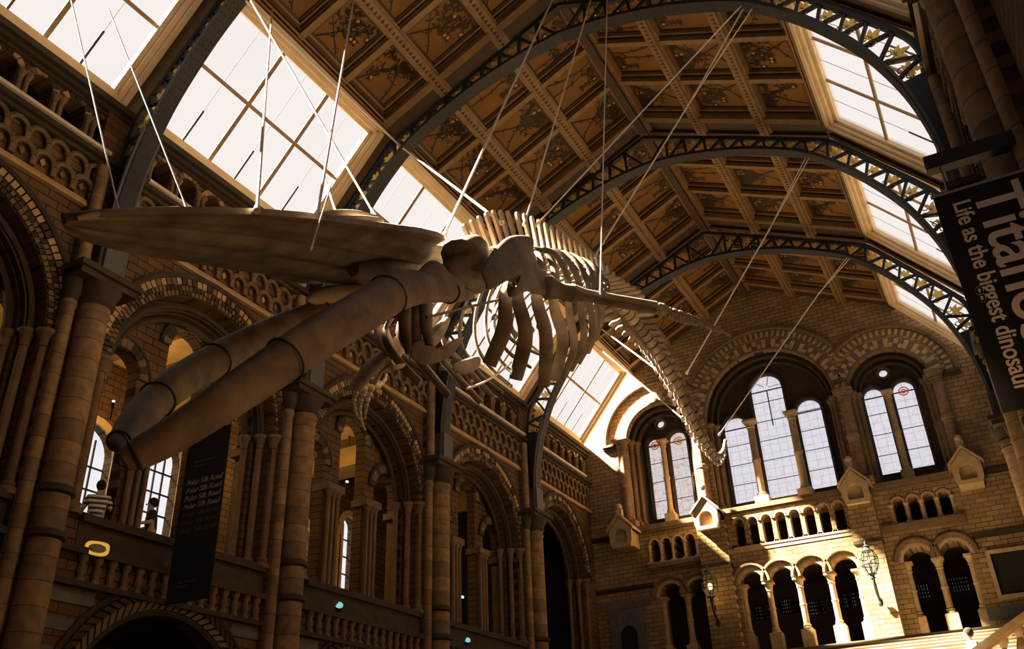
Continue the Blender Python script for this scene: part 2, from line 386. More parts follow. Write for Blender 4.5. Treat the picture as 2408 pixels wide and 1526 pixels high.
    for i in range(14):
        c = 0.2+0.46*i
        for zz in (13.55, 14.0):
            cc = c+(0.23 if zz > 13.8 else 0)
            if cc+0.3 > 6.4: continue
            a.arctube(cc, zz, 0.21, fnL, -0.08, 0.06, 8, 0); a.box(-WX, -WX+0.11, cc-0.26, cc-0.16, zz-0.22, zz, 0)
            a.box(-WX, -WX+0.10, cc+0.18, cc+0.28, zz-0.22, zz, 0)
        a.hexa([fnL(c+dy, 13.55+dz, d) for d in (0, -0.05) for (dy, dz) in ((-.07, 0), (0, -.1), (.07, 0), (0, .1))], 1 if i % 3 == 0 else 0)
    a.build('interlaced_frieze', [m_terra, m_buff], root)
    a = MB(); a.box(-WX, -WX+0.12, 0, 6.4, 13.12, 13.20); a.box(-WX, -WX+0.08, 0, 6.4, 13.24, 13.28); a.build('string_course', [m_buff], root)
    # gallery parapet
    a = MB(); a.box(-WX-0.3, -WX+0.12, 0.4, 6.0, 6.80, 6.95); a.box(-WX-0.2, -WX+0.02, 0.4, 6.0, 6.3, 6.80); a.box(-WX, -WX+0.18, 0, 6.4, 6.20, 6.32); a.box(-WX, -WX+0.16, 0, 6.4, 5.62, 5.72)
    a.build('parapet', [m_terra_d], root)
    sb = MB(); sb.lathe([(0.09, 0), (0.09, .05), (0.055, .09), (0.085, .2), (0.055, .34), (0.10, .42), (0.10, .48)], 0, 0, 8); sbm = sb.mesh('baluster', [m_terra], 40)
    for i in range(17): inst('baluster', sbm, root, (-WX+0.06, 0.6+0.325*i, 5.72))
    # lower arch with a twisted-leaf archivolt
    a = MB()
    nb = 40
    for i in range(nb):
        for q, (r0, r1) in enumerate(((2.2, 2.37), (2.37, 2.54))):
            b0 = PI*(i+0.15)/nb; b1 = PI*(i+0.85)/nb; sk = 0.07*(1 if q else -1)
            ps = [fnL(AC+r*math.cos(b), 3.35+r*math.sin(b), d) for d in (0.0, -0.10) for (r, b) in ((r0, b0), (r1, b0+sk), (r1, b1+sk), (r0, b1))]
            a.hexa(ps, q)
    a.arctube(AC, 3.35, 2.62, fnL, -0.04, 0.06, 26, 1); a.arctube(AC, 3.35, 2.15, fnL, -0.02, 0.07, 26, 1)
    a.build('leaf_archivolt', [m_terra, m_terra_d], root)
    for za, zb, h in ((5.34, 5.58, 1.75), (4.86, 5.06, 2.1), (4.38, 4.58, 2.38)):
        for ya, yb in ((0.1, AC-h), (AC+h, 6.3)):
            a = MB(); a.box(-WX, -WX+0.02, ya, yb, za, zb); a.build('slate_band', [m_slate], root)
    return root
bay0 = make_side_bay()
bayL = make_side_bay(False)
left_bays = []; right_bays = []
for k, (y0, ln) in enumerate(BAYS):
    if y0 < 0: continue
    b = bay0 if not left_bays else (bayL if ln < 6 else copy_tree(bay0))
    b.location = (0, y0, 0); b.scale = (1, ln/6.4, 1); left_bays.append(b)
for k, (y0, ln) in enumerate(BAYS):
    if y0 < 8: continue
    b = copy_tree(bay0, name='wall_right'); b.location = (0, y0, 0); b.scale = (-1, ln/6.4, 1); right_bays.append(b)
# plain walls of the end of the hall behind the viewer
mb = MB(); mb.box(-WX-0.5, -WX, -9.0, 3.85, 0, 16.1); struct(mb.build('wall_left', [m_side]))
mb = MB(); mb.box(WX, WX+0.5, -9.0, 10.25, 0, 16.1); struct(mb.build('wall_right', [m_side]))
mb = MB(); mb.box(-WX-0.5, WX+0.5, -9.5, -9.0, 0, 22); struct(mb.build('wall_front', [m_end]))
mb = MB(); mb.box(-14, 14, -9.5, 42, -0.3, 0); struct(mb.build('floor', [m_floor]))

# galleries behind the side arcades
GX = 13.2
gwin = [(14.1, 0.75, 8.3, 10.4), (16.5, 0.6, 7.0, 10.9), (22.3, 0.62, 8.5, 10.0), (24.0, 0.22, 7.0, 10.6), (24.9, 0.34, 7.6, 11.0), (8.2, 0.6, 8.3, 10.2)]
mb = MB(); mb.box(-GX, -WX-1.1, 29.1, 29.5, 0, 13.2); mb.box(-GX-.5, -WX-.5, 34.9, 35.2, 0, 13.2); struct(mb.build('wall_left', [m_shade]))  # first box added to block gallery lamp light; both near-black as painted shade
mb = MB(); fnG = lambda y, z, d: (-GX-d, y, z)
mb.plate([(3.0, 0.0), (36, 0.0), (36, 13.2), (3.0, 13.2)], [archpoly(y, hw, z0, zs) for y, hw, z0, zs in gwin], fnG, 0, 0.5)
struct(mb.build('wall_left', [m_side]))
wn = 1
for y, hw, z0, zs in gwin:
    mb = MB(); mb.plate(archpoly(y, hw, z0, zs), [], fnG, 0.30, 0.32); w = struct(mb.build('window_%d' % wn, [m_galwin])); wn += 1
    mb = MB()
    n = max(1, round(hw/0.3))
    for i in range(1, 2*n): mb.box(-GX-0.30, -GX-0.26, y-hw+hw*i/n-0.02, y-hw+hw*i/n+0.02, z0, zs+hw*0.6)
    z = z0+0.6
    while z < zs: mb.box(-GX-0.30, -GX-0.26, y-hw, y+hw, z-0.02, z+0.02); z += 0.6
    mb.build('glazing_bar', [m_lead], w)
    mb = MB(); mb.ring(y, zs, hw, hw+0.22, fnG, -0.06, 0.02, 12, (0,)); mb.box(-GX, -GX+0.08, y-hw-0.2, y-hw, z0, zs); mb.box(-GX, -GX+0.08, y+hw, y+hw+0.2, z0, zs)
    mb.build('window_surround', [m_lamped], w)
for sx, nm in ((-1, 'left'), (1, 'right')):
    a, b = sorted((sx*(WX+0.3), sx*(GX+0.5)))
    mb = MB(); mb.box(a, b, 3.0 if sx < 0 else 10.25, 36, 5.75, 6.3); struct(mb.build('floor', [m_floor]))
    mb = MB(); mb.box(a, b, 3.0 if sx < 0 else 10.25, 36, 13.0, 13.2)
    for y in (3.85, 10.25, 16.65, 23.05, 29.45):
        if sx > 0 and y < 10: continue
        mb.box(a, b, y-0.5, y+0.5, 12.2, 13.0, 0)
    for i in range(22): mb.box(a, b, 4+i*1.4, 4.25+i*1.4, 12.82, 13.0, 1) if (sx < 0 or i > 6) else None
    struct(mb.build('ceiling', [m_lamped, m_terra]))
mb = MB(); mb.box(GX, GX+0.4, 10.25, 36, 0, 13.2); struct(mb.build('wall_right', [m_side]))
mb = MB(); mb.box(-GX, -WX-0.5, 2.6, 3.0, 0, 13.2); struct(mb.build('wall_front', [m_side]))
mb = MB(); mb.box(WX+0.5, GX, 9.8, 10.2, 0, 16.2); struct(mb.build('wall_front', [m_side]))
mb = MB(); mb.box(-GX, -WX-0.46, 3.0, 36, 16.1, 16.3); mb.box(WX+0.46, GX, 10.25, 36, 16.1, 16.3); struct(mb.build('ceiling', [m_terra_d]))
mb = MB(); mb.box(-9.95, -9.75, 3.0, 36, 13.2, 16.2); mb.box(9.75, 9.95, 10.25, 36, 13.2, 16.2); struct(mb.build('wall_left', [m_terra_d]))

# ------------------------------------------------------------------ piers
def make_pier():
    root = empty('clustered_pier')
    x = -WX
    def part(nm, fn, m=m_shaft, sm=40):
        mb = MB(); fn(mb); return mb.build(nm, [m], root, sm)
    part('pilaster', lambda b: b.box(x-0.02, x+0.16, -1.05, 0.0, 3.0, 11.5), m_side)
    part('upper_pilaster', lambda b: b.box(x-0.02, x+0.12, -0.98, 0.12, 11.5, 16.0), m_side)
    X = x+0.28
    part('shaft', lambda b: b.lathe([(0.30, 3.0), (0.30, 10.65), (0.34, 10.7), (0.30, 10.76), (0.32, 10.9)], X, -.42, 20))
    part('slender_shaft', lambda b: b.lathe([(0.13, 3.0), (0.13, 10.7), (0.16, 10.75), (0.13, 10.9)], x+0.18, -.90, 14))
    for za in (6.2, 7.0): part('ring_band', lambda b: b.lathe([(0.30, za), (0.37, za+.04), (0.37, za+.14), (0.30, za+.18)], X, -.42, 20), m_terra_d)
    def capf(b):
        b.lathe([(0.32, 10.85), (0.38, 10.92), (0.34, 10.98), (0.40, 11.12), (0.46, 11.28), (0.47, 11.32)], X, -.42, 18)
        b.lathe([(0.14, 10.85), (0.17, 10.98), (0.24, 11.32)], x+0.18, -.90, 12)
        b.box(x-0.02, x+0.66, -1.12, 0.22, 11.30, 11.43); b.box(x-0.02, x+0.74, -1.18, 0.28, 11.43, 11.56)
    part('capital', capf, m_terra_d)
    for q in (-0.84, 0.0): part('upper_shaft', lambda b: b.lathe([(0.13, 11.56), (0.13, 14.2)], x+0.2, q, 12))
    return root
pier0 = make_pier()
names = ['nearest', 'second', 'third', 'farthest']
desc = ['banded stone pier nearest the left edge, pale shaft beside the two visitors', 'banded stone pier behind the whale jaw, between first and second big arches',
        'banded stone pier below the far flipper side, left of the third big arch', 'banded stone pier farthest along the left wall, beside the dark last arch']
descr = ['banded stone pier at the top right edge of the picture, above the titanosaur banner', 'banded stone pier second from the viewer on the right wall, capital above the banner',
         'banded stone pier third from the viewer on the right wall, behind the banner', 'banded stone pier on the right wall next to the end wall']
for i, y in enumerate((10.25, 16.65, 23.05, 29.45)):
    p = pier0 if i == 0 else copy_tree(pier0)
    p.location = (0, y, 0); tag(p, desc[i], 'pier', 'clustered piers along the hall')
for i, y in enumerate((10.25, 16.65, 23.05, 29.45)):
    p = copy_tree(pier0); p.location = (0, y, 0); p.scale = (-1, 1, 1); tag(p, descr[i], 'pier', 'clustered piers along the hall')

# ------------------------------------------------------------------ skylights
def slope(P0, P1, s):
    p0 = Vector((s*P0[0], 0, P0[1])); p1 = Vector((s*P1[0], 0, P1[1]))
    d = (p1-p0); L = d.length; d.normalize(); n = Vector((d.z, 0, -d.x)) if s < 0 else Vector((-d.z, 0, d.x))
    if n.z > 0: n = -n
    return (lambda y, u, w: tuple(p0+d*u+n*w+Vector((0, y, 0)))), L
fS, LS = slope(SKY_B, SKY_T, -1)                     # w > 0 is into the room
def sbox(mb, f, y0, y1, u0, u1, w0, w1, m=0):
    mb.hexa([f(y0,u0,w0), f(y1,u0,w0), f(y1,u1,w0), f(y0,u1,w0), f(y0,u0,w1), f(y1,u0,w1), f(y1,u1,w1), f(y0,u1,w1)], m)
def make_skylight():
    mb = MB(); f = fS; y0, y1 = -0.20, 5.73
    for k, (o, w0, w1) in enumerate(((0.0, -0.25, 0.10), (0.12, -0.25, 0.02), (0.24, -0.25, -0.08))):
        t = 0.13
        sbox(mb, f, y0+o, y0+o+t, o, LS-o, w0, w1); sbox(mb, f, y1-o-t, y1-o, o, LS-o, w0, w1)
        sbox(mb, f, y0+o, y1-o, o*0.6, o*0.6+t*0.8, w0, w1); sbox(mb, f, y0+o, y1-o, LS-o-t, LS-o, w0, w1)
    root = mb.build('window', [m_wood])
    a, b, u0, u1 = y0+0.36, y1-0.36, 0.24, LS-0.36
    for i in (1, 2):
        y = a+(b-a)*i/3; mb = MB(); sbox(mb, f, y-0.055, y+0.055, u0, u1, -0.2, -0.16); mb.build('mullion', [m_mull], root)
    um = u0+(u1-u0)*0.52; mb = MB(); sbox(mb, f, a, b, um-0.045, um+0.045, -0.2, -0.15); mb.build('transom', [m_mull], root)
    for i in range(3):
        ya = a+(b-a)*i/3; yb = a+(b-a)*(i+1)/3
        for (p, q) in ((u0, um), (um, u1)):
            g = MB(); sbox(g, f, ya, yb, p, q, -0.19, -0.185); g.build('pane', [m_sky], root)
        yc = (ya+yb)/2; g = MB(); sbox(g, f, yc-0.008, yc+0.008, u0, u1, -0.184, -0.178); g.build('glazing_bar', [m_mull], root)
        g = MB(); sbox(g, f, yc-0.028, yc+0.028, u0, u0+0.9, -0.184, -0.165); g.build('casement_bar', [m_wood_d], root)
    return root
sky0 = make_skylight(); first = True
for sx in (-1, 1):
    for k, (y0, ln) in enumerate(BAYS):
        w = sky0 if first else copy_tree(sky0); first = False
        w.name = 'window_%d' % wn; wn += 1
        w.location = (0, y0, 0); w.scale = (-sx, ln/6.4, 1); struct(w)

# ------------------------------------------------------------------ coffered ceiling
fR, LR = slope(EAVE, RIDGE, -1)
ROWS = [0.14, 1.98, 4.10, LR-0.02]
CELL = [0.10, 1.90, 3.70, 5.50]
def painted_panel(seed):
    rnd = random.Random(seed); mb = MB()
    W, H = 1.62, 1.72
    mb.add([(-W/2, -H/2, 0), (W/2, -H/2, 0), (W/2, H/2, 0), (-W/2, H/2, 0)], [(0, 1, 2, 3)], 0)
    mb.add([(-W/2, -H/2, -0.03), (W/2, -H/2, -0.03), (W/2, H/2, -0.03), (-W/2, H/2, -0.03)], [(0, 1, 2, 3)], 0)
    def leaf(x, y, a, s, m):
        if abs(x) > W/2-0.06 or abs(y) > H/2-0.06: return
        c, d = math.cos(a), math.sin(a)
        mb.add([(x+c*p-d*q, y+d*p+c*q, 0.012+0.001*m) for p, q in ((0, 0), (s*.5, s*.22), (s, 0), (s*.5, -s*.22))], [(0, 1, 2, 3)], m)
    def limb(x, y, a, L, w, depth):
        n = 4; px, py = x, y
        for i in range(n):
            a += rnd.uniform(-.28, .28); nx, ny = px+math.cos(a)*L/n, py+math.sin(a)*L/n
            if abs(nx) > W/2-.05 or abs(ny) > H/2-.05: break
            ww = w*(1-0.5*i/n); ox, oy = -math.sin(a)*ww, math.cos(a)*ww
            mb.add([(px+ox, py+oy, .008), (px-ox, py-oy, .008), (nx-ox*.8, ny-oy*.8, .008), (nx+ox*.8, ny+oy*.8, .008)], [(0, 1, 2, 3)], 1)
            px, py = nx, ny
            if depth < 3:
                for _ in range(4 if depth else 2):
                    leaf(px, py, a+rnd.choice((-1, 1))*rnd.uniform(.5, 1.3), rnd.uniform(.09, .16), 2)
            else:
                for _ in range(4): leaf(px, py, a+rnd.uniform(-1.5, 1.5), rnd.uniform(.09, .16), 2)
            if depth < 3 and i >= (1 if depth == 0 else 0) and rnd.random() < (.9 if depth == 0 else .6):
                limb(px, py, a+rnd.choice((-1, 1))*rnd.uniform(.5, 1.0), L*rnd.uniform(.5, .7), w*.55, depth+1)
        for _ in range(3): leaf(px, py, a+rnd.uniform(-1, 1), rnd.uniform(.1, .16), 2)
        if depth >= 1 and rnd.random() < .22 and abs(px) < W/2-.1 and abs(py) < H/2-.1:
            mb.add([(px+.045*math.cos(t*PI/4), py+.05*math.sin(t*PI/4), .016) for t in range(8)], [tuple(range(8))], 3)
    limb(-W/2+.1+rnd.uniform(0, .5), -H/2+.1, rnd.uniform(.7, 1.2), 1.6, .032, 0)
    limb(rnd.uniform(-.1, .5), -H/2+.1, rnd.uniform(1.5, 2.3), 1.4, .026, 0)
    return mb.mesh('ceiling_panel', [m_panel, m_branch, m_leafp, m_fruit])
panels = [painted_panel(s) for s in (3, 8, 21, 34, 55)]
def make_ceiling_bay():
    mb = MB(); f = fR
    sbox(mb, f, 0, 6.4, -0.1, LR+0.1, -0.5, -0.34, 1)          # boarding above the coffers
    sbox(mb, f, -0.1, 0.10, 0, LR, -0.36, 0.0, 1); sbox(mb, f, 5.72, 6.45, 0, LR, -0.36, -0.10, 1)
    sbox(mb, f, 5.50, 5.74, 0, LR, -0.36, 0.0, 0)
    sbox(mb, f, 0, 6.4, -0.14, 0.04, -0.36, 0.05, 2)
    for r in (0.0, 0.10): sbox(mb, f, 0, 5.74, r+0.04, r+0.09, -0.36, 0.06-0.2*r, 0)
    root = mb.build('ceiling', [m_batten, m_batten_d, m_red])
    for u in ROWS[1:]:
        hw = 0.14; b = MB()
        sbox(b, f, 0, 6.4, u-hw, u+hw, -0.34, 0.06, 0); sbox(b, f, 0, 6.4, u-hw-.07, u-hw, -0.34, -0.05, 0); sbox(b, f, 0, 6.4, u+hw, u+hw+.07, -0.34, -0.05, 0)
        for i in range(40):
            y = 0.1+0.16*i
            b.add([f(y, u-.06, .062), f(y+.12, u-.06, .062), f(y+.06, u+.07, .062), f(y+.06, u-.01, .075)], [(0, 1, 3), (1, 2, 3), (2, 0, 3)], 1)
        b.build('purlin', [m_batten, m_batten_d], root)
    for j in (1, 2):
        y = CELL[j]; b = MB()
        sbox(b, f, y-0.09, y+0.09, 0.1, LR, -0.34, -0.02, 0); sbox(b, f, y-0.14, y-.09, 0.1, LR, -0.34, -0.12, 1); sbox(b, f, y+0.09, y+.14, 0.1, LR, -0.34, -0.12, 1)
        b.build('batten', [m_batten, m_batten_d], root)
    d = Vector(f(0, 1, 0))-Vector(f(0, 0, 0)); n = Vector(f(0, 0, 1))-Vector(f(0, 0, 0)); yv = Vector((0, 1, 0))
    k = 0
    for i in range(3):
        for j in range(3):
            u = (ROWS[i]+ROWS[i+1])/2; y = (CELL[j]+CELL[j+1])/2
            o = bpy.data.objects.new('ceiling_panel', panels[k % 5]); C.objects.link(o); o.parent = root
            X = yv; Y = d; Z = X.cross(Y)
            if Z.dot(n) < 0: X = -X; Z = X.cross(Y)
            p = Vector(f(y, u, -0.28)); sy = (ROWS[i+1]-ROWS[i])/1.84
            o.matrix_world = Matrix(((X.x, Y.x*sy, Z.x, p.x), (X.y, Y.y*sy, Z.y, p.y), (X.z, Y.z*sy, Z.z, p.z), (0, 0, 0, 1)))
            b = MB()
            ya, yb, ua, ub = CELL[j]+.09, CELL[j+1]-.09, ROWS[i]+.1, ROWS[i+1]-.1
            for t, w1 in ((0.0, -.10), (0.06, -.18), (0.12, -.24)):
                sbox(b, f, ya+t, ya+t+.06, ua+t, ub-t, -.3, w1, 0 if t == .06 else 1); sbox(b, f, yb-t-.06, yb-t, ua+t, ub-t, -.3, w1, 0 if t == .06 else 1)
                sbox(b, f, ya+t, yb-t, ua+t, ua+t+.06, -.3, w1, 0 if t == .06 else 1); sbox(b, f, ya+t, yb-t, ub-t-.06, ub-t, -.3, w1, 0 if t == .06 else 1)
            b.build('panel_frame', [m_batten, m_batten_d], root)
            k += 1 + (j == 2)
    # wooden strip between two skylights
    b = MB()
    sbox(b, fS, -0.70, -0.18, -0.05, LS+.05, -.3, -0.02, 0)
    for y in (-.64, -.23): sbox(b, fS, y-.04, y+.04, -0.05, LS, -.3, 0.06, 0)
    sbox(b, fS, -.2, 5.75, -0.06, 0.02, -.3, .02, 1)
    b.build('rafter_casing', [m_wood_d, m_batten], root)
    return root
ceil0 = make_ceiling_bay(); first = True
for sx in (-1, 1):
    for k, (y0, ln) in enumerate(BAYS):
        c = ceil0 if first else copy_tree(ceil0); first = False
        c.location = (0, y0, 0); c.scale = (-sx, ln/6.4, 1); struct(c)
mb = MB(); mb.box(-0.12, 0.12, -9, 35, 21.45, 21.75); struct(mb.build('trim_1', [m_batten_d]))
mb = MB()                                             # plain roof over the part behind the viewer
for s in (-1, 1):
    mb.hexa([(s*8.3, -9, 16.0), (s*8.3, -2.5, 16.0), (s*5.5, -2.5, 19.2), (s*5.5, -9, 19.2), (s*8.3, -9, 16.3), (s*8.3, -2.5, 16.3), (s*5.5, -2.5, 19.5), (s*5.5, -9, 19.5)])
    mb.hexa([(s*5.55, -9, 19.2), (s*5.55, -2.5, 19.2), (0, -2.5, 21.8), (0, -9, 21.8), (s*5.55, -9, 19.5), (s*5.55, -2.5, 19.5), (0, -2.5, 22.1), (0, -9, 22.1)])
struct(mb.build('ceiling', [m_batten_d]))

# ------------------------------------------------------------------ iron arch ribs
INN = [(0, 20.08), (1.1, 19.95), (2.2, 19.68), (3.15, 19.36), (4.3, 18.82), (4.98, 18.36), (5.72, 17.62), (6.36, 16.78), (6.97, 15.76), (7.46, 14.46), (7.70, 13.17), (7.76, 12.1), (7.77, 11.58)]
OUT = [(0, 21.25), (2.8, 20.0), (4.6, 19.15), (5.45, 18.72), (6.0, 18.12), (6.8, 17.14), (7.42, 16.36), (7.86, 15.7), (8.0, 14.8), (8.08, 13.4), (8.1, 12.2), (8.12, 11.58)]
def poly2(pts, per=6): return [(p.x, p.y) for p in cat([(a, b, 0) for a, b in pts], per)]
INh, OUh = poly2(INN), poly2(OUT, 4)
def flange(mb, pts, w, t, m=0, rivets=False):
    for i in range(len(pts)-1):
        (x0, z0), (x1, z1) = pts[i], pts[i+1]; d = Vector((x1-x0, z1-z0)).normalized(); n = Vector((-d.y, d.x))*t/2
        mb.hexa([(x0+n.x, -w/2, z0+n.y), (x1+n.x, -w/2, z1+n.y), (x1+n.x, w/2, z1+n.y), (x0+n.x, w/2, z0+n.y),
                 (x0-n.x, -w/2, z0-n.y), (x1-n.x, -w/2, z1-n.y), (x1-n.x, w/2, z1-n.y), (x0-n.x, w/2, z0-n.y)], m)
        if rivets:
            L = math.hypot(x1-x0, z1-z0); k = max(1, int(L/0.16))
            for q in range(k):
                a = (q+.5)/k; cx, cz = x0+(x1-x0)*a, z0+(z1-z0)*a
                for yy in (-w*.38, -w*.16, w*.16, w*.38):
                    r = .02; sgn = 1
                    p = Vector((cx, 0, cz)); nn = Vector((n.x, 0, n.y)).normalized()
                    for sg in (-1, 1):
                        o = p+nn*sg*t/2
                        mb.add([(o.x+d.x*r*math.cos(b)+nn.x*0, yy+r*math.sin(b), o.z+d.y*r*math.cos(b)) for b in (0, PI/2, PI, 3*PI/2)]+[(o.x+nn.x*sg*.015, yy, o.z+nn.z*sg*.015)],
                               [(0, 1, 4), (1, 2, 4), (2, 3, 4), (3, 0, 4)], 1)
def mirror2(h): return [(-x, z) for x, z in h[::-1]][:-1]+h
def leaf_motif():
    mb = MB()
    def lf(a, L, w):
        c, s = math.cos(a), math.sin(a); out = []
        for p, q in ((0, -.012), (.3*L, -w*.7), (.6*L, -w), (L, 0), (.6*L, w), (.3*L, w*.7), (0, .012)): out.append((c*p-s*q, s*p+c*q))
        mb.plate(out, [], lambda u, v, d: (u, d, v), -.012, .012)
    for a, L, w in ((PI/2, .34, .06), (PI/2+.75, .27, .055), (PI/2-.75, .27, .055), (PI/2+1.5, .2, .045), (PI/2-1.5, .2, .045)): lf(a, L, w)
    mb.tube([(.0, 0, -.2), (.05, 0, -.08), (0, 0, .02)], .016, 6)
    mb.tube([(.12+.07*math.cos(t), 0, -.08+.07*math.sin(t)) for t in [i*.6 for i in range(11)]], .014, 5)
    mb.tube([(-.12-.07*math.cos(t), 0, -.08+.07*math.sin(t)) for t in [i*.6 for i in range(11)]], .014, 5)
    return mb.mesh('gilded_leaf', [m_gilt])
leafm = leaf_motif()
def make_rib():
    root = empty('iron_arch_rib')
    mb = MB(); flange(mb, mirror2(INh), 0.38, 0.10, 0, True); mb.build('inner_chord', [m_iron, m_lead], root)
    mb = MB(); flange(mb, mirror2(OUh), 0.15, 0.12, 0); mb.build('outer_chord', [m_iron], root)
    # zigzag struts and gilded leaves
    def along(h, s):
        acc = 0
        for (a, b), (c, d) in zip(h, h[1:]):
            L = math.hypot(c-a, d-b)
            if acc+L >= s: t = (s-acc)/L; return (a+(c-a)*t, b+(d-b)*t)
            acc += L
        return h[-1]
    LI = sum(math.hypot(c-a, d-b) for (a, b), (c, d) in zip(INh, INh[1:]))
    n = 15; span = LI-3.3
    def near_out(p):
        return min((along(OUh, 0.1*i) for i in range(140)), key=lambda q: (q[0]-p[0])**2+(q[1]-p[1])**2)
    pts = []
    for i in range(n+1): pts.append(along(INh, span*i/n+0.05))
    for sg in (-1, 1):
        for i in range(n):
            p, q = pts[i], pts[i+1]; mid = along(INh, span*(i+.5)/n+.05); o = near_out(mid)
            for e in (p, q):
                mb = MB(); a = Vector((sg*e[0], 0, e[1])); b = Vector((sg*o[0], 0, o[1])); d = (b-a).normalized(); w = Vector((d.z, 0, -d.x))*.035; y = Vector((0, .05, 0))
                mb.hexa([a+w+y, a-w+y, a-w-y, a+w-y, b+w+y, b-w+y, b-w-y, b+w-y]); mb.build('strut', [m_iron], root)
            o2 = near_out(q) if i < n-1 else o
            c = Vector((sg*(q[0]*.55+o2[0]*.45), 0, q[1]*.55+o2[1]*.45)); dirv = Vector((sg*(o2[0]-q[0]), 0, o2[1]-q[1]))
            s = max(.35, min(1.0, dirv.length/.62)); ang = math.atan2(dirv.x, dirv.z)
            inst('gilded_leaf', leafm, root, c, (0, ang, 0), (s, 1.6, s))
    for sg in (-1, 1):
        mb = MB()
        ps = [(q[0], q[1]) for q in INh if q[1] < 14.9]; os = [(q[0], q[1]) for q in OUh if q[1] < 14.9]
        pol = ps+os[::-1]
        mb.plate([(sg*a, b) for a, b in pol], [], lambda u, v, d: (u, d, v), -.03, .03)
        mb.build('web_plate', [m_iron], root)
        mb = MB(); xa, xb = sorted((sg*7.66, sg*8.14)); mb.box(xa, xb, -.2, .32, 11.57, 12.5); mb.build('foot_plate', [m_plate], root)
        fl = MB(); flange(fl, [(sg*a, b) for a, b in INh if b < 15.2], 0.52, 0.05, 0, True); fl.build('riveted_face', [m_plate, m_lead], root)
    return root
rib0 = make_rib()
rl = ['iron roof arch nearest the viewer, its riveted foot crossing the upper left windows', 'iron roof arch passing behind the whale skull, second from the viewer',
      'iron roof arch third from the viewer, its lattice with gilded leaves above the ribcage', 'iron roof arch farthest away, closest to the end wall']
for i, y in enumerate((10.25, 16.65, 23.05, 29.45)):
    r = rib0 if i == 0 else copy_tree(rib0)
    r.location = (0, y-.4, 0); tag(r, rl[i], 'roof arch', 'iron arches under the roof')

# ------------------------------------------------------------------ end wall
EY = 35.0
fnE = lambda x, z, d: (x, EY+d, z)
fnB = lambda x, z, d: (x, EY-0.52+d, z)             # face of the middle block
def T36(x, z, y=36.0):
    k = y/35.0; return (CAM.x+(x-CAM.x)*k, CAM.z+(z-CAM.z)*k)
MIDC = [-1.70, -0.56, 0.57, 1.72]; LC = [-5.0, -3.85]; RC = [4.2, 5.42]
BALC = [(-2.05+0.54*i+0.22) for i in range(8)]; BALL = [-5.45+0.5*i for i in range(4)]; BALR = [4.0+0.52*i for i in range(4)]
mb = MB()
holes = [archpoly(0.05, 2.65, 12.15, 16.05, 28), archpoly(-4.7, 1.5, 12.15, 15.95, 22), archpoly(4.73, 1.5, 12.15, 15.95, 22)]
holes += [arcadepoly(LC, 0.48, 6.6, 9.25), arcadepoly(RC, 0.48, 6.6, 9.25)]
holes += [archpoly(c, 0.18, 10.6, 11.35, 8) for c in BALL+BALR]
holes += [[(-2.3, 6.6), (2.3, 6.6), (2.3, 11.75), (-2.3, 11.75)]]
mb.plate([(-8.8, 0), (8.8, 0), (8.8, 16.1), (5.65, 19.35), (0, 22.0), (-5.65, 19.35), (-8.8, 16.1)], holes, fnE, 0, 1.0)
wb = struct(mb.build('wall_back', [m_end]))
mb = MB(); mb.plate([(-2.35, 3.0), (2.3, 3.0), (2.3, 12.0), (-2.35, 12.0)], [arcadepoly(MIDC, 0.45, 6.6, 9.2)]+[archpoly(c, 0.19, 10.62, 11.5, 8) for c in BALC], fnB, 0.18, 0.6)
mb.build('arcade_wall', [m_end], wb)
for x0, x1 in ((-3.45, -2.32), (2.27, 3.22)):
    mb = MB(); mb.box(x0, x1, EY-0.62, EY+0.02, 3.0, 11.7); mb.build('buttress', [m_end], wb)
    mb = MB(); mb.box(x0-.02, x1+.02, EY-0.67, EY, 9.95, 10.07); mb.build('buttress_band', [m_terra_d], wb)
# recessed window screens
mb = MB()
lan = []
for (x0, x1, z0, ap) in ((-1.90, -0.93, 12.4, 16.02), (-0.54, 0.73, 12.36, 17.56), (1.12, 2.07, 12.42, 16.1), (-5.27, -4.70, 12.36, 15.86), (-4.30, -3.55, 12.33, 15.95), (3.72, 4.42, 12.48, 15.95), (4.80, 5.56, 12.52, 15.98)):
    a, b = T36(x0, z0); c, d = T36(x1, ap); lan.append(((a+c)/2, (c-a)/2, b, d-(c-a)/2))
oc = [(T36(-4.58, 16.46)), (T36(4.63, 16.48))]
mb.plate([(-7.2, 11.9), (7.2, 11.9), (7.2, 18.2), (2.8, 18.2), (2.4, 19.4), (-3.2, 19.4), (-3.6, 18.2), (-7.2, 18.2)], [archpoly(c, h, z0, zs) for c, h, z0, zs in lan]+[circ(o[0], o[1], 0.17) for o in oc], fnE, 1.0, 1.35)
mb.build('window_screen', [m_terra_d], wb)
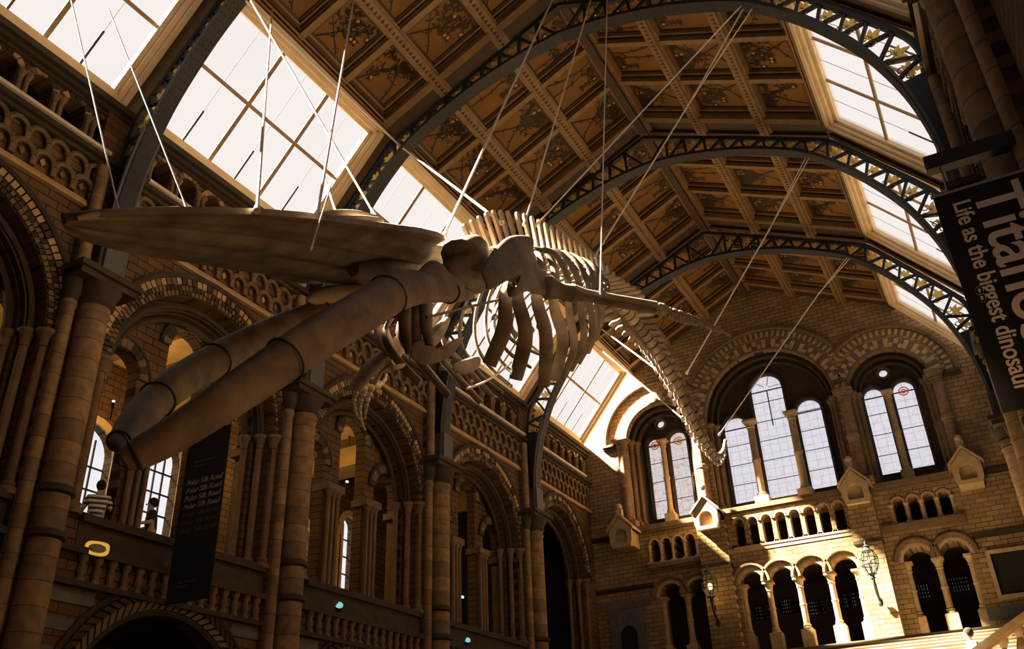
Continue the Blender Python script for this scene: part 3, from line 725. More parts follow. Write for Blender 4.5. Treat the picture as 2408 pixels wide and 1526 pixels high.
for i, (c, h, z0, zs) in enumerate(lan):
    mb = MB(); mb.plate(archpoly(c, h, z0, zs), [], fnE, 1.16, 1.17)
    w = struct(mb.build('window_%d' % wn, [m_stained if i in (3, 4) else m_lancet])); wn += 1
    mb = MB(); z = z0+0.8
    while z < zs+0.1: mb.box(c-h, c+h, EY+1.13, EY+1.16, z-.010, z+.010); z += 0.85
    mb.box(c-h, c+h, EY+1.13, EY+1.16, zs-.02, zs+.02)
    if i == 1: mb.box(c-.02, c+.02, EY+1.13, EY+1.16, zs-1.6, zs)
    for q in range(6):
        a = PI*(q+.5)/6; 
        if q % 2 == 0 and h > .5: mb.tube([(c+.12*math.cos(a), EY+1.15, zs+.1+.12*math.sin(a)), (c+h*math.cos(a), EY+1.15, zs+h*math.sin(a))], .012, 4)
    mb.build('glazing_bar', [m_lead], w)
    mb = MB(); mb.arctube(c, zs, h+.08, fnE, 0.97, .09, 16); mb.tube([(c-h-.08, EY+.97, z0), (c-h-.08, EY+.97, zs)], .05, 6); mb.tube([(c+h+.08, EY+.97, z0), (c+h+.08, EY+.97, zs)], .05, 6)
    mb.build('window_surround', [m_terra_d], w)
    if i in (3, 4, 6):                               # ringed rose in the head of the light
        mb = MB(); mb.tube([(c+.17*math.cos(t), EY+1.15, zs+.02+.17*math.sin(t)) for t in [i2*PI/8 for i2 in range(17)]], .028, 5)
        mb.tube([(c+.075*math.cos(t), EY+1.15, zs+.02+.075*math.sin(t)) for t in [i2*PI/6 for i2 in range(13)]], .03, 5)
        mb.build('rose', [plain('rose_glass', (.45, .16, .06), .5, 0, (.5, .16, .05), .5)], w)
for o in oc:
    mb = MB(); mb.plate(circ(o[0], o[1], .17), [], fnE, 1.16, 1.17); w = struct(mb.build('window_%d' % wn, [m_lancet])); wn += 1
    mb = MB(); mb.tube([(o[0]+.24*math.cos(t), EY+.97, o[1]+.24*math.sin(t)) for t in [i2*PI/10 for i2 in range(21)]], .055, 6); mb.build('window_surround', [m_terra], w)
# archivolts
for c, r, zs, nb in ((0.05, 2.65, 16.05, 46), (-4.7, 1.5, 15.95, 30), (4.73, 1.5, 15.95, 30)):
    mb = MB()
    kp = (lambda x: abs(x-.05) < 2.98) if r > 2 else ((lambda x: x > 3.05) if c > 0 else (lambda x: x < -2.95))
    def lim(R_):
        lo, hi = 0.0, PI
        if r > 2: lo = math.acos(min(1, 2.98/R_)); hi = PI-lo
        elif c > 0: hi = math.acos(max(-1, (3.05-c)/R_))
        else: lo = math.acos(min(1, (-2.95-c)/R_))
        return dict(a0=lo, a1=hi)
    mb.ring(c, zs, r, r+.25, fnE, -.05, .03, nb, (0, 0, 1), blocks=False, gap=.004, keep=kp)
    mb.ring(c, zs, r+.25, r+.45, fnE, -.05, .03, nb, (1, 0), blocks=False, gap=.004, keep=kp)
    if c > 4 or r > 2: mb.ring(c, zs, r+.62, r+.86, fnE, -.03, .03, nb*2, (1, 0), blocks=False, gap=.002, keep=kp)
    mb.build('voussoirs', [m_col, m_terra, m_terra_d], wb)
    mb = MB(); mb.arctube(c, zs, r+.98, fnE, -.06, .09, 30, **lim(r+.98)); mb.arctube(c, zs, r+.02, fnE, -.03, .07, 30); mb.build('label_mould', [m_terra], wb, 40)
    for q, (dr, d0, d1) in enumerate(((.17, .30, 1.0), (.32, .62, 1.0))):
        mb = MB(); mb.ring(c, zs, r-dr, r-dr+.17, fnE, d0, d1, 30, (0,)); mb.arctube(c, zs, r-dr-.01, fnE, d0, .06, 26, 0)
        for sg in (-1, 1): a, b = sorted((c+sg*(r-dr), c+sg*(r-dr+.17))); mb.box(a, b, EY+d0, EY+1.0, 12.15, zs, 0)
        mb.build('arch_order', [m_terra_d], wb, 40)
colid = 0
def column(x, y, z0, z1, r, label, grp, m=m_col, plinth=0.0, caph=.3, name='stone_column'):
    t = empty(name, (x, y, z0)); tag(t, label, 'column', grp)
    zz = plinth
    if plinth: b = MB(); b.box(-r*1.9, r*1.9, -r*1.9, r*1.9, 0, plinth); b.build('plinth', [m], t)
    H = z1-z0
    b = MB(); b.lathe([(r*1.6, zz), (r*1.6, zz+.06), (r*1.15, zz+.1), (r*1.35, zz+.15), (r*1.05, zz+.2)], 0, 0, 12); b.build('base', [m], t, 40)
    b = MB(); b.lathe([(r, zz+.2), (r, zz+(H-zz)*.45), (r*1.18, zz+(H-zz)*.46), (r*1.18, zz+(H-zz)*.49), (r, zz+(H-zz)*.5), (r*.97, H-caph)], 0, 0, 14); b.build('shaft', [m], t, 40)
    b = MB(); b.lathe([(r*.97, H-caph), (r*1.25, H-caph+.04), (r*1.05, H-caph+.07), (r*1.35, H-caph*.4), (r*1.75, H-.08)], 0, 0, 12); b.box(-r*1.8, r*1.8, -r*1.8, r*1.8, H-.08, H)
    b.build('capital', [m], t, 40)
    return t
# jamb columns of the window bays
for (c, hw, nm) in ((0.05, 2.65, 'middle'), (-4.7, 1.5, 'left'), (4.73, 1.5, 'right')):
    for sg, sd in ((-1, 'left'), (1, 'right')):
        for q, (o, y, r, w) in enumerate(((.20, EY-.10, .21, 'thick outer'), (-.08, EY+.22, .105, 'slim second'), (-.24, EY+.52, .10, 'slim inner'))):
            if q == 0 and c > 0 and c < 1: continue
            column(c+sg*(hw+o), y, 12.15, 16.05, r, '%s jamb shaft on the %s side of the %s window group' % (w, sd, nm), 'jamb shafts of the end windows', m_shaft if q == 0 else m_terra, .25, .35, 'jamb_shaft')
for (a, b, r, lab) in ((0, 1, .15, 'column between the left and tall middle lancet of the centre window'), (1, 2, .15, 'column between the tall middle and right lancet of the centre window'), (3, 4, .12, 'column between the two stained lancets of the left window'), (5, 6, .12, 'column between the two pale lancets of the right window')):
    x = (lan[a][0]+lan[a][1]+lan[b][0]-lan[b][1])/2
    column(x, EY+.72, 12.15, 16.0, r, lab, 'window mullion columns', m_col, .55, .35, 'mullion_column')
# sills, string courses
for x0, x1, y0, z0, z1, m in ((-2.4, 2.4, -.42, 11.98, 12.16, m_terra), (-6.3, -3.3, -.2, 11.95, 12.15, m_terra), (3.2, 6.4, -.2, 11.95, 12.15, m_terra), (-8.2, -6.3, -.1, 11.9, 12.0, m_terra_d), (6.4, 8.2, -.1, 11.9, 12.0, m_terra_d),
                              (-8.2, -5.7, -.08, 9.75, 9.85, m_terra_d), (6.1, 8.2, -.08, 9.75, 9.85, m_terra_d), (-2.35, 2.3, -.36, 10.38, 10.55, m_col), (-5.75, -3.45, -.22, 10.38, 10.55, m_terra), (3.3, 6.05, -.22, 10.38, 10.55, m_terra), (-7.3, -6.2, -.2, 15.85, 15.95, m_terra_d), (6.25, 7.3, -.2, 15.85, 15.95, m_terra_d)):
    mb = MB(); mb.box(x0, x1, EY+y0, EY+.1, z0, z1); mb.box(x0, x1, EY+y0+.06, EY+.1, z0-.09, z0); mb.build('string_course', [m], wb)
mb = MB(); mb.box(-8.2, -5.9, EY-.02, EY+.2, 9.0, 9.3); mb.box(5.9, 8.2, EY-.03, EY+.2, 6.95, 7.35); mb.build('slate_band', [m_slate], wb)
for x, z in ((-2.9, 11.62), (2.75, 11.62), (-6.5, 11.5), (6.55, 11.62)):
    mb = MB(); y0, y1 = EY-1.05, EY+.02
    mb.plate([(x-.48, z-.05), (x-.40, z-.3), (x+.40, z-.3), (x+.48, z-.05), (x+.48, z+.42), (x, z+.95), (x-.48, z+.42)], [archpoly(x, .27, z-.15, z+.15, 8)], lambda u, v, d: (u, y0+d, v), 0, .18)
    mb.box(x-.4, x+.4, y0+.18, y1, z-.25, z+.42)
    for sg in (-1, 1):
        mb.hexa([(x, y0-.08, z+.98), (x+sg*.58, y0-.08, z+.36), (x+sg*.58, y1, z+.36), (x, y1, z+.98), (x, y0-.08, z+1.08), (x+sg*.58, y0-.08, z+.46), (x+sg*.58, y1, z+.46), (x, y1, z+1.08)])
    mb.box(x-.13, x+.13, y0+.02, y0+.25, z+1.0, z+1.28); mb.blob((x, y0+.12, z+1.38), .15, .15, .14, 6)
    mb.build('gabled_corbel', [m_col], wb)
# arcades of the lower storey
def arcade(cs, hw, zs, fn, y, tag_, side):
    mb = MB()
    for c in cs:
        mb.ring(c, zs, hw, hw+.10, fn, -.03, .03, 16, (0,)); mb.ring(c, zs, hw+.10, hw+.16, fn, -.04, .02, 26, (0,), gap=.03)
        mb.arctube(c, zs, hw+.25, fn, -.07, .07, 14, 1)
    mb.build('arcade_archivolt', [m_col, m_terra], wb, 40)
    xs = [cs[0]-hw+.05]+[(a+b)/2 for a, b in zip(cs, cs[1:])]+[cs[-1]+hw-.05]
    n = len(xs)
    ordn = ['first', 'second', 'third', 'fourth', 'fifth']
    for i, x in enumerate(xs):
        column(x, y, 6.6, zs, .115, '%s column from the left of the %s' % (ordn[i], tag_), 'columns of the lower arcades', m_col, .75, .38)
arcade(MIDC, .45, 9.2, lambda x, z, d: fnB(x, z, d+.18), EY-.10, 'sunlit middle arcade of four arches', 'mid')
arcade(LC, .48, 9.25, fnE, EY+.25, 'dark left pair of arches beside the glowing lantern', 'left')
arcade(RC, .48, 9.25, fnE, EY+.25, 'right pair of arches above the stairs', 'right')
bsh = MB(); bsh.lathe(colonnette(0, .78, .055, 8, .2, .2), 0, 0, 8); bsh.box(-.1, .1, -.1, .1, 0, .12); bshm = bsh.mesh('colonnette', [m_col], 40)
for cs, hw, zs, y, fn, lab, r in ((BALC, .19, 11.5, EY-.24, lambda x, z, d: fnB(x, z, d+.18), 'sunlit balcony arcade of eight little arches below the centre window', 1.12), (BALL, .18, 11.35, EY+.02, fnE, 'dim balcony arcade of four little arches below the left stained window', 1), (BALR, .18, 11.35, EY+.02, fnE, 'dim balcony arcade of four little arches below the right window', 1)):
    t = empty('balcony_arcade', ((cs[0]+cs[-1])/2, y, 10.55)); tag(t, lab, 'balcony', 'balcony arcades of the end wall')
    p = cs[1]-cs[0]
    for i in range(len(cs)+1): inst('colonnette', bshm, t, (cs[0]-p/2+p*i-t.location.x, 0, 0), (0, 0, 0), (1, 1, r))
    mb = MB(); f2 = lambda x, z, d: (x-t.location.x, fn(x, z, d)[1]-y, z-10.55)
    for c in cs: mb.ring(c, zs, hw, hw+.07, f2, -.05, .02, 8, (0,))
    mb.build('arch_row', [m_col], t)
    mb = MB(); mb.box(cs[0]-p*.6-t.location.x, cs[-1]+p*.6-t.location.x, -.14, .2, -.02, .06); mb.build('sill', [m_col], t)
# dark rooms behind the arcades, with faint leaded lights
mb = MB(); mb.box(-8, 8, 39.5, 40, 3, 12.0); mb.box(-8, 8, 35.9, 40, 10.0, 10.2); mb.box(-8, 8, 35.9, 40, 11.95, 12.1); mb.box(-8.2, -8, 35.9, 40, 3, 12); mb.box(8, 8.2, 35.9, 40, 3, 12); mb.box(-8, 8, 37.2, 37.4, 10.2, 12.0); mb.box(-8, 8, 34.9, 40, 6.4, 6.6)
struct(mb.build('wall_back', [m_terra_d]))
mdim = daylit_glass('dim_leaded_glass', (.42, .40, .36), .16, .02)
for px, py in ((1858, 1425), (1918, 1430), (1992, 1412), (2163, 1392), (2255, 1375), (1798, 1440)):
    p = onY(39.4, px, py)
    mb = MB(); mb.box(p.x-.36, p.x+.36, 39.42, 39.44, p.z-.28, p.z+.28); w = struct(mb.build('window_%d' % wn, [mdim])); wn += 1
    mb = MB()
    for i in range(8): q = random.uniform(.012, .05); mb.box(p.x-.36+.1*i-q, p.x-.35+.1*i+q, 39.36, 39.42, p.z-.3, p.z+.3)
    for i in range(5): q = random.uniform(.01, .04); mb.box(p.x-.36, p.x+.36, 39.36, 39.42, p.z-.28+.14*i-q, p.z-.27+.14*i+q)
    mb.build('glazing_bar', [m_lead], w)
# niche at the left end and framed opening at the right
nb = empty('niche_panel', (-6.9, EY, 7.2)); tag(nb, 'dark grey panel with round-headed niche at the lower left of the end wall', 'niche')
mb = MB(); mb.plate([(-.75, -1.4), (.75, -1.4), (.75, 1.75), (-.75, 1.75)], [archpoly(0, .36, -1.0, .75)], lambda u, v, d: (u, d, v), -.10, -.02); mb.build('surround', [m_slate], nb)
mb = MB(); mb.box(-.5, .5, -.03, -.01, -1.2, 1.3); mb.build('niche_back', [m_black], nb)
pf = empty('framed_opening', (6.98, EY, 8.3)); tag(pf, 'dark square-framed opening in the end wall at the right edge', 'opening')
mb = MB(); mb.plate([(-.62, -.75), (.75, -.75), (.75, .9), (-.62, .9)], [[(-.5, -.6), (.65, -.6), (.65, .78), (-.5, .78)]], lambda u, v, d: (u, d, v), -.14, 0); mb.build('frame', [m_col], pf)
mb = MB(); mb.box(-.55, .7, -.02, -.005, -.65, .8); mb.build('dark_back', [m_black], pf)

# ------------------------------------------------------------------ lanterns
def lantern(x, z, y, lit, label):
    t = empty('wall_lantern', (x, y, z)); tag(t, label, 'lantern', 'wall lanterns of the end wall')
    zs = [(-.42, .14), (-.12, .29), (.12, .30), (.36, .2)]
    b = MB()
    for i in range(8):
        a = 2*PI*i/8
        b.tube([(r*math.cos(a), r*math.sin(a), zz) for zz, r in zs], .016, 5)
    for zz, r in zs: b.tube([(r*math.cos(2*PI*i/16), r*math.sin(2*PI*i/16), zz) for i in range(17)], .018, 5)
    b.build('cage', [m_iron], t)
    b = MB(); b.lathe([(.22, .36), (.12, .46), (.10, .5), (.13, .53), (.04, .6), (.05, .66), (.01, .75)], 0, 0, 10); b.build('cap', [m_plate], t, 40)
    b = MB(); b.lathe([(.12, -.43), (.06, -.5), (.09, -.56), (.05, -.62)], 0, 0, 10); b.build('collar', [m_iron], t, 40)
    b = MB(); d = EY-.75-y
    b.tube(cat([(0, 0, -.6), (0, .04, -.8), (.0, .2, -1.05), (0, d*.75, -1.15), (0, d+.02, -1.3)], 5), .05, 8); b.blob((0, d-.02, -1.3), .1, .05, .16, 6)
    b.tube(cat([(0, .1, -.75), (0, .3, -.7), (0, .35, -.85), (0, .2, -.95)], 5), .03, 6)
    b.build('bracket', [m_iron], t, 40)
    b = MB(); b.blob((0, 0, -.05), .10, .10, .13, 7); b.build('bulb', [m_bulb if lit else m_white], t, 40)
    b = MB(); b.tube([(0, 0, -.43), (0, 0, -.16)], .03, 6); b.build('burner', [m_iron], t)
lantern(-3.05, 9.15, 33.75, True, 'iron lantern with glowing amber bulb between the dark left arches and the middle arcade')
lantern(2.72, 9.15, 33.75, False, 'unlit pale lantern on the sunlit pier right of the middle arcade')

# ------------------------------------------------------------------ stairs, balustrade
mb = MB(); n = 40
for i in range(n):
    z = 0.165*(i+1); y = 14.2+0.5*i
    mb.box(-2.8, 7.6, y, 34.9 if i == n-1 else y+.55, max(0, z-.6), z, 0); mb.box(-2.8, 7.6, y-.04, y+.1, z-.04, z, 0)
st = mb.build('grand_staircase', [m_step]); tag(st, 'broad pale stone stairs climbing to the arcades of the end wall', 'staircase')
b0 = onY(22, 2262, 1548); b1 = onY(22, 2440, 1420)
bt = empty('stair_balustrade', tuple(b0)); tag(bt, 'sunlit yellow stone stair balustrade at the lower right corner', 'balustrade')
d = b1-b0
def up(u, dz, y=0): return Vector((d.x*u, y, d.z*u+dz))
for nm, z0, z1, hw in (('handrail', -.13, .02, .17), ('lower_rail', -1.02, -.88, .17), ('rail_moulding', -.2, -.13, .11)):
    mb = MB(); mb.hexa([up(0, z0, -hw), up(1, z0, -hw), up(1, z0, hw), up(0, z0, hw), up(0, z1, -hw), up(1, z1, -hw), up(1, z1, hw), up(0, z1, hw)]); mb.build(nm, [m_col], bt)
for i in range(5):
    u = .1+.2*i; p = up(u, 0)
    mb = MB(); mb.lathe([(.1, -.95), (.1, -.8), (.06, -.74), (.12, -.6), (.11, -.5), (.05, -.34), (.08, -.28), (.12, -.22), (.12, -.14)], p.x, 0, 10); o = mb.build('baluster', [m_col], bt, 40)
    o.location.z = p.z
mb = MB(); mb.box(b0.x-.2, b1.x+.1, 21.8, 22.2, 0, b0.z-.85); mb.hexa([(b0.x, 21.85, b0.z-1.2), (b1.x, 21.85, b0.z-1.2), (b1.x, 22.15, b0.z-1.2), (b0.x, 22.15, b0.z-1.2), (b0.x, 21.85, b0.z-1.0), (b1.x, 21.85, b1.z-1.0), (b1.x, 22.15, b1.z-1.0), (b0.x, 22.15, b0.z-1.0)])
struct(mb.build('trim_2', [m_col]))

# ------------------------------------------------------------------ whale skeleton
whale = empty('whale_skeleton', (0, 11.5, 8.0))
tag(whale, 'huge suspended whale skeleton diving with open jaws, hung on cables below the coffered roof', 'skeleton')
WO = whale.location
def wpart(name, mb, m, parent=None, smooth=50):
    mb.v = [tuple(Vector(v)-WO) for v in mb.v]
    o = mb.build(name, m if isinstance(m, list) else [m], parent or whale, smooth); return o
def pillow(mb, outline, fx, thick, m=0, levels=(1.0, .93, .7, .35)):
    pts = [Vector((p[0], p[1], 0)) for p in outline]; n = len(pts)
    pts = cat([(p.x, p.y, 0) for p in pts+[pts[0]]], 4)[:-1]; n = len(pts)
    c = sum(pts, Vector())/n; rows = []
    for sgn in (1, -1):
        for lv in (levels if sgn == 1 else levels[::-1]):
            q = []
            for p in pts:
                a = c+(p-c)*lv; off = thick*math.sqrt(max(0, 1-lv**4))*sgn
                q.append(onX(fx(a.x, a.y), a.x, a.y)+Vector((off, 0, 0)))
            rows.append(q)
    # order: outer rim -> centre (front), centre -> rim (back)
    vs = [p for r in rows for p in r]; k = len(rows); fs = []
    for i in range(k-1):
        if i == len(levels)-1: continue
        for j in range(n): fs.append((i*n+j, i*n+(j+1)%n, (i+1)*n+(j+1)%n, (i+1)*n+j))
    fs.append(tuple((len(levels)-1)*n+j for j in range(n))); fs.append(tuple(len(levels)*n+j for j in range(n))[::-1])
    for j in range(n): fs.append((j, (j+1)%n, (k-1)*n+(j+1)%n, (k-1)*n+j))
    mb.add(vs, fs, m)
# --- skull: broad flat rostrum lofted along the head axis
AXD = Vector((0, 1, .5)).normalized(); AXN = Vector((0, -.5, 1)).normalized()
WID = [(3.98, .03), (4.1, .17), (4.25, .30), (4.65, .50), (5.1, .66), (5.6, .78), (6.3, .88), (7.0, .93), (7.8, .98), (8.5, .98), (9.0, .92), (9.25, .84), (9.42, .42), (10.2, .34), (10.9, .34), (11.3, .25)]
WIDF = [(3.98, .03), (4.1, .17), (4.25, .30), (4.65, .50), (5.1, .66), (5.6, .78), (6.3, .90), (7.0, 1.02), (7.8, 1.12), (8.3, 1.35), (8.9, 1.5), (9.6, 1.3), (10.2, .85), (10.9, .5), (11.3, .3)]
CXT = [(4, 0), (6, -.03), (8, -.14), (9.5, -.12), (11.3, 0)]
KEEL = [(4, .03), (4.6, .07), (5.5, .13), (7, .24), (8.5, .40), (9.5, .62), (10.5, .7), (11.3, .35)]
TOP = [(4, .03), (5, .06), (7, .10), (8.5, .2), (9.3, .16), (10.4, .10), (11.3, .25)]
mb = MB(); rows = []; K = 28
ts = [-1+2*i/26 for i in range(27)]
K = 60
for i in range(K+1):
    y = 3.98+(11.3-3.98)*(i/K)**1.15
    w, cx, kl, tp = (lerp_tab(t, y) for t in (WID, CXT, KEEL, TOP)); wf = lerp_tab(WIDF, y)
    c = Vector((cx, y, 6.5+.5*(y-4))); row = []
    for t in ts:
        gr = .055*min(1, w*1.2)*(math.exp(-((abs(t)-.27)/.05)**2)+.8*math.exp(-((abs(t)-.80)/.05)**2)+.5*math.exp(-((abs(t)-.53)/.035)**2))
        g = .55*(1-abs(t))**1.6+.45*math.exp(-((abs(t)-.55)/.22)**2)*.55   # keel and the two rounded palate ridges
        row.append(c+Vector(((w if t > 0 else wf)*t, 0, 0))+AXN*(-(kl*g)-.02+gr))
    for t in ts[::-1]:
        row.append(c+Vector(((w if t > 0 else wf)*t, 0, 0))+AXN*(tp*(1-t*t)**.7+.05))
    rows.append(row)
n = len(rows[0]); vs = [p for r in rows for p in r]; fs = []
for i in range(K):
    for j in range(n): fs.append((i*n+j, i*n+(j+1)%n, (i+1)*n+(j+1)%n, (i+1)*n+j))
fs.append(tuple(range(n))); fs.append(tuple(K*n+j for j in range(n)))
mb.add(vs, fs)
skull = wpart('skull', mb, m_bone, None, 60)
def spart(name, mb, m=m_bone): return wpart(name, mb, m, skull)
mb = MB()
mb.tube([onX(.16, 180, 514), onX(.2, 250, 503), onX(.42, 420, 496)], [.02, .05, .05], 8); spart('premaxilla_tip', mb, m_bone2)
mb = MB(); mb.tube([onX(-.1, 150, 527), onX(-.15, 200, 538), onX(-.3, 290, 556)], [.02, .06, .07], 8); spart('premaxilla_tip', mb)
mb = MB(); pillow(mb, [(1062, 565), (1098, 553), (1118, 572), (1130, 622), (1146, 672), (1130, 690), (1085, 688), (1058, 660), (1062, 620), (1070, 595)], lambda a, b: 1.0-(b-560)*.0012, .30); spart('squamosal', mb)
mb = MB(); pillow(mb, [(985, 640), (1012, 612), (1040, 640), (1085, 672), (1075, 694), (1040, 690), (1005, 668)], lambda a, b: 1.0, .14); spart('zygomatic_process', mb)
mb = MB(); q = [(-p[0], p[1], p[2]) for p in (onX(1.0, 1100, 600), onX(1.05, 1120, 660))]
mb.tube([(-.4, 10.6, 9.8), (-1.0, 10.3, 9.3), (-1.15, 9.9, 8.7)], [.4, .36, .22], 10); spart('squamosal', mb)
mb = MB(); mb.tube(cat([onX(.45, 740, 512), onX(.35, 800, 503), onX(.3, 850, 506), onX(.4, 900, 520)], 5), [.02]+[.06]*14+[.03], 8); spart('nasal_bone', mb, m_bone2)
mb = MB(); mb.tube(cat([onX(.6, 790, 515), onX(.5, 850, 514), onX(.5, 890, 518)], 5), .045, 8); spart('nasal_bone', mb, m_bone2)
mb = MB(); mb.tube(cat([onX(-.85, 722, 705), onX(-.9, 760, 696), onX(-.9, 840, 688), onX(-.95, 930, 668)], 5), [.03, .05, .09, .11, .12, .13, .14, .15, .15, .15, .15, .15, .15, .15, .15, .1], 10); spart('jugal_bone', mb, m_bone2)
mb = MB(); mb.tube(cat([(-.1, 8.2, 8.3), (-.1, 9.4, 8.85), (0, 10.6, 9.5)], 5), [.1, .2, .28, .3, .34, .36, .36, .34, .3, .26, .2], 10); spart('palate_keel', mb)
# --- mandibles
def mandible(path, rad):
    pts = cat(path, 5); k = len(pts); rr = [lerp_tab([(i/(len(rad)-1), r) for i, r in enumerate(rad)], i/(k-1)) for i in range(k)]
    mb = MB(); mb.tube(pts, rr, 14, 0, .8); o = wpart('mandible', mb, m_bone, None, 60)
    for f in (.16, .40, .62, .85):
        i = int(f*(k-1)); t = (pts[i+1]-pts[i-1]).normalized(); u = t.orthogonal().normalized(); w = t.cross(u); r = rr[i]*1.03
        mb = MB(); mb.tube([pts[i]+u*r*math.cos(a)+w*r*math.sin(a) for a in [j*PI/10 for j in range(21)]], .013, 5); wpart('wire_loop', mb, m_wire, o)
    return o
nearp = [(1108, 694, .90), (1078, 690, .95), (1050, 686, 1.0), (995, 676, 1.05), (945, 680, 1.08), (900, 703, 1.1), (855, 731, 1.1), (727, 808, 1.03), (580, 908, .82), (420, 1015, .46), (330, 1065, .2), (290, 1082, .11), (278, 1090, .09)]
mandible([onX(x, a, b) for a, b, x in nearp], [.07, .13, .15, .21, .25, .25, .245, .235, .21, .175, .15, .10, .03])
farp = [(900, 720, -.9), (800, 726, -.98), (680, 768, -1.0), (560, 820, -.92), (470, 868, -.75), (395, 918, -.55), (335, 972, -.35), (293, 1020, -.2), (274, 1046, -.1), (266, 1058, -.08)]
mandible([onX(x, a, b) for a, b, x in farp], [.16, .2, .22, .21, .2, .19, .17, .13, .08, .02])
# --- vertebral column
SPX = [(1120, 612), (1170, 600), (1220, 598), (1262, 603), (1310, 622), (1355, 645), (1400, 672), (1440, 700), (1480, 742), (1520, 792), (1558, 850), (1588, 905), (1613, 960), (1640, 1015), (1662, 1050), (1684, 1074), (1700, 1062), (1705, 1040)]
sp = cat([onX(0, a, b) for a, b in SPX], 10)
L = [0]
for a, b in zip(sp, sp[1:]): L.append(L[-1]+(b-a).length)
def spine_at(s):
    for i in range(len(L)-1):
        if s <= L[i+1]:
            t = (s-L[i])/(L[i+1]-L[i]); return sp[i].lerp(sp[i+1], t), (sp[min(i+2, len(sp)-1)]-sp[max(i-1, 0)]).normalized()
    return sp[-1], (sp[-1]-sp[-2]).normalized()
TOT = L[-1]; NV = 54
for i in range(NV):
    f = i/(NV-1); s = TOT*(f**.98); p, t = spine_at(min(s, TOT-.01))
    side = Vector((1, 0, 0)); side = (side-t*side.dot(t)).normalized(); up_ = side.cross(t).normalized()
    if up_.z < 0: up_ = -up_
    r = lerp_tab([(0, .17), (.3, .21), (.6, .2), (.85, .13), (1, .06)], f); hl = TOT/NV*.40
    mb = MB(); mb.tube([p-t*hl, p-t*hl*.8, p, p+t*hl*.8, p+t*hl], [r, r*1.05, r*.85, r*1.05, r], 12)
    hgt = lerp_tab([(0, .55), (.08, .75), (.25, .78), (.45, .72), (.6, .55), (.8, .25), (.92, .05)], f)
    if f < .92:
        wd = lerp_tab([(0, .07), (.4, .075), (.7, .08), (1, .05)], f); th = .03
        lean = t*(.10 if f > .12 else -.02)
        prof = [(0, wd*.7), (.35, wd*.55), (.7, wd*.85), (.92, wd), (1.0, wd*.55)]
        vs = []; fs = []
        for h, w in prof:
            c = p+up_*(r*.7+hgt*h)+lean*h
            for a, b in ((1, 1), (-1, 1), (-1, -1), (1, -1)): vs.append(c+t*w*a+side*th*b*(1.3-.5*h))
        for q in range(len(prof)-1):
            for j in range(4): fs.append((q*4+j, q*4+(j+1)%4, (q+1)*4+(j+1)%4, (q+1)*4+j))
        fs.append((0, 1, 2, 3)); fs.append(tuple(len(prof)*4-4+j for j in range(4))); mb.add(vs, fs)
        tl = lerp_tab([(0, .25), (.1, .28), (.3, .45), (.42, .58), (.50, .42), (.58, .2), (.9, .08)], f)
        for sg in (-1, 1):
            vs = []; fs = []
            pr = [(0, .10), (.4, .08), (.75, .115), (1.0, .05)]
            for h, w in pr:
                c = p+side*sg*(r*.8+tl*h)+up_*(-.05*h)+t*.06*h
                for a, b in ((1, 1), (-1, 1), (-1, -1), (1, -1)): vs.append(c+t*w*a+up_*.028*b)
            for q in range(3):
                for j in range(4): fs.append((q*4+j, q*4+(j+1)%4, (q+1)*4+(j+1)%4, (q+1)*4+j))
            fs.append((0, 1, 2, 3)); fs.append((12, 13, 14, 15)); mb.add(vs, fs)
    wpart('vertebra', mb, m_bone2 if f < .5 else m_bone, None, 45)
    if .44 < f < .97:
        cl = lerp_tab([(.44, .45), (.6, .42), (.8, .26), (1, .1)], f); off = TOT/NV*.5
        b = p+t*off-up_*r*.9
        if f < .66:
            pts = cat([b+side*-.06, b-up_*cl*.5+side*-.03+t*.02, b-up_*cl*.9+t*.10, b-up_*cl+t*.22], 4)
            mb = MB(); mb.tube(pts, [.05]*len(pts), 6)
        else:
            mb = MB()
            pts = [b-up_*cl*h for h in (0, .3, .65, .9, 1)]
            mb.tube(pts, [.05, .06, .12, .11, .04], 8, 0, .3, up=t)
        wpart('chevron_bone', mb, m_bone2, None, 50)
# --- ribs
near_ribs = [((1190, 690), (1186, 770), (1150, 858)), ((1216, 690), (1236, 785), (1213, 892)), ((1262, 700), (1284, 790), (1279, 908)), ((1302, 715), (1324, 800), (1303, 895)),
             ((1338, 728), (1350, 815), (1324, 886)), ((1367, 732), (1372, 806), (1342, 872)), ((1388, 722), (1390, 790), (1360, 855)), ((1402, 706), (1403, 768), (1382, 830)), ((1412, 690), (1414, 745), (1400, 800))]
for j, (m1, m2, m3) in enumerate(near_ribs):
    s = .35+.40*j; p, t = spine_at(s)
    M1 = onX(1.12, *m1); M2 = onX(.98, *m2); M3 = onX(.62, *m3)
    A = p+Vector((.16, 0, -.02)); S = p+Vector((.72, -.10, -.22)); S2 = (S*.45+M1*.55)+Vector((.14, 0, .12))
    pts = cat([A, S, S2, M1, M2, M3], 5); k = len(pts)
    big = j < 4
    rr = [lerp_tab([(0, .05), (.25, .075), (.6, .10 if big else .085), (.85, .125 if big else .09), (1, .11 if big else .07)], i/(k-1)) for i in range(k)]
    mb = MB(); mb.tube(pts, rr, 8, 0, .55, up=(0, 1, .3)); wpart('rib', mb, m_bone, None, 50)
    pf = [Vector((-q.x, q.y, q.z)) for q in pts]
    rr = [r*.8 for r in rr]
    mb = MB(); mb.tube(pf, rr, 8, 0, .55, up=(0, 1, .3)); wpart('rib', mb, m_bone, None, 50)
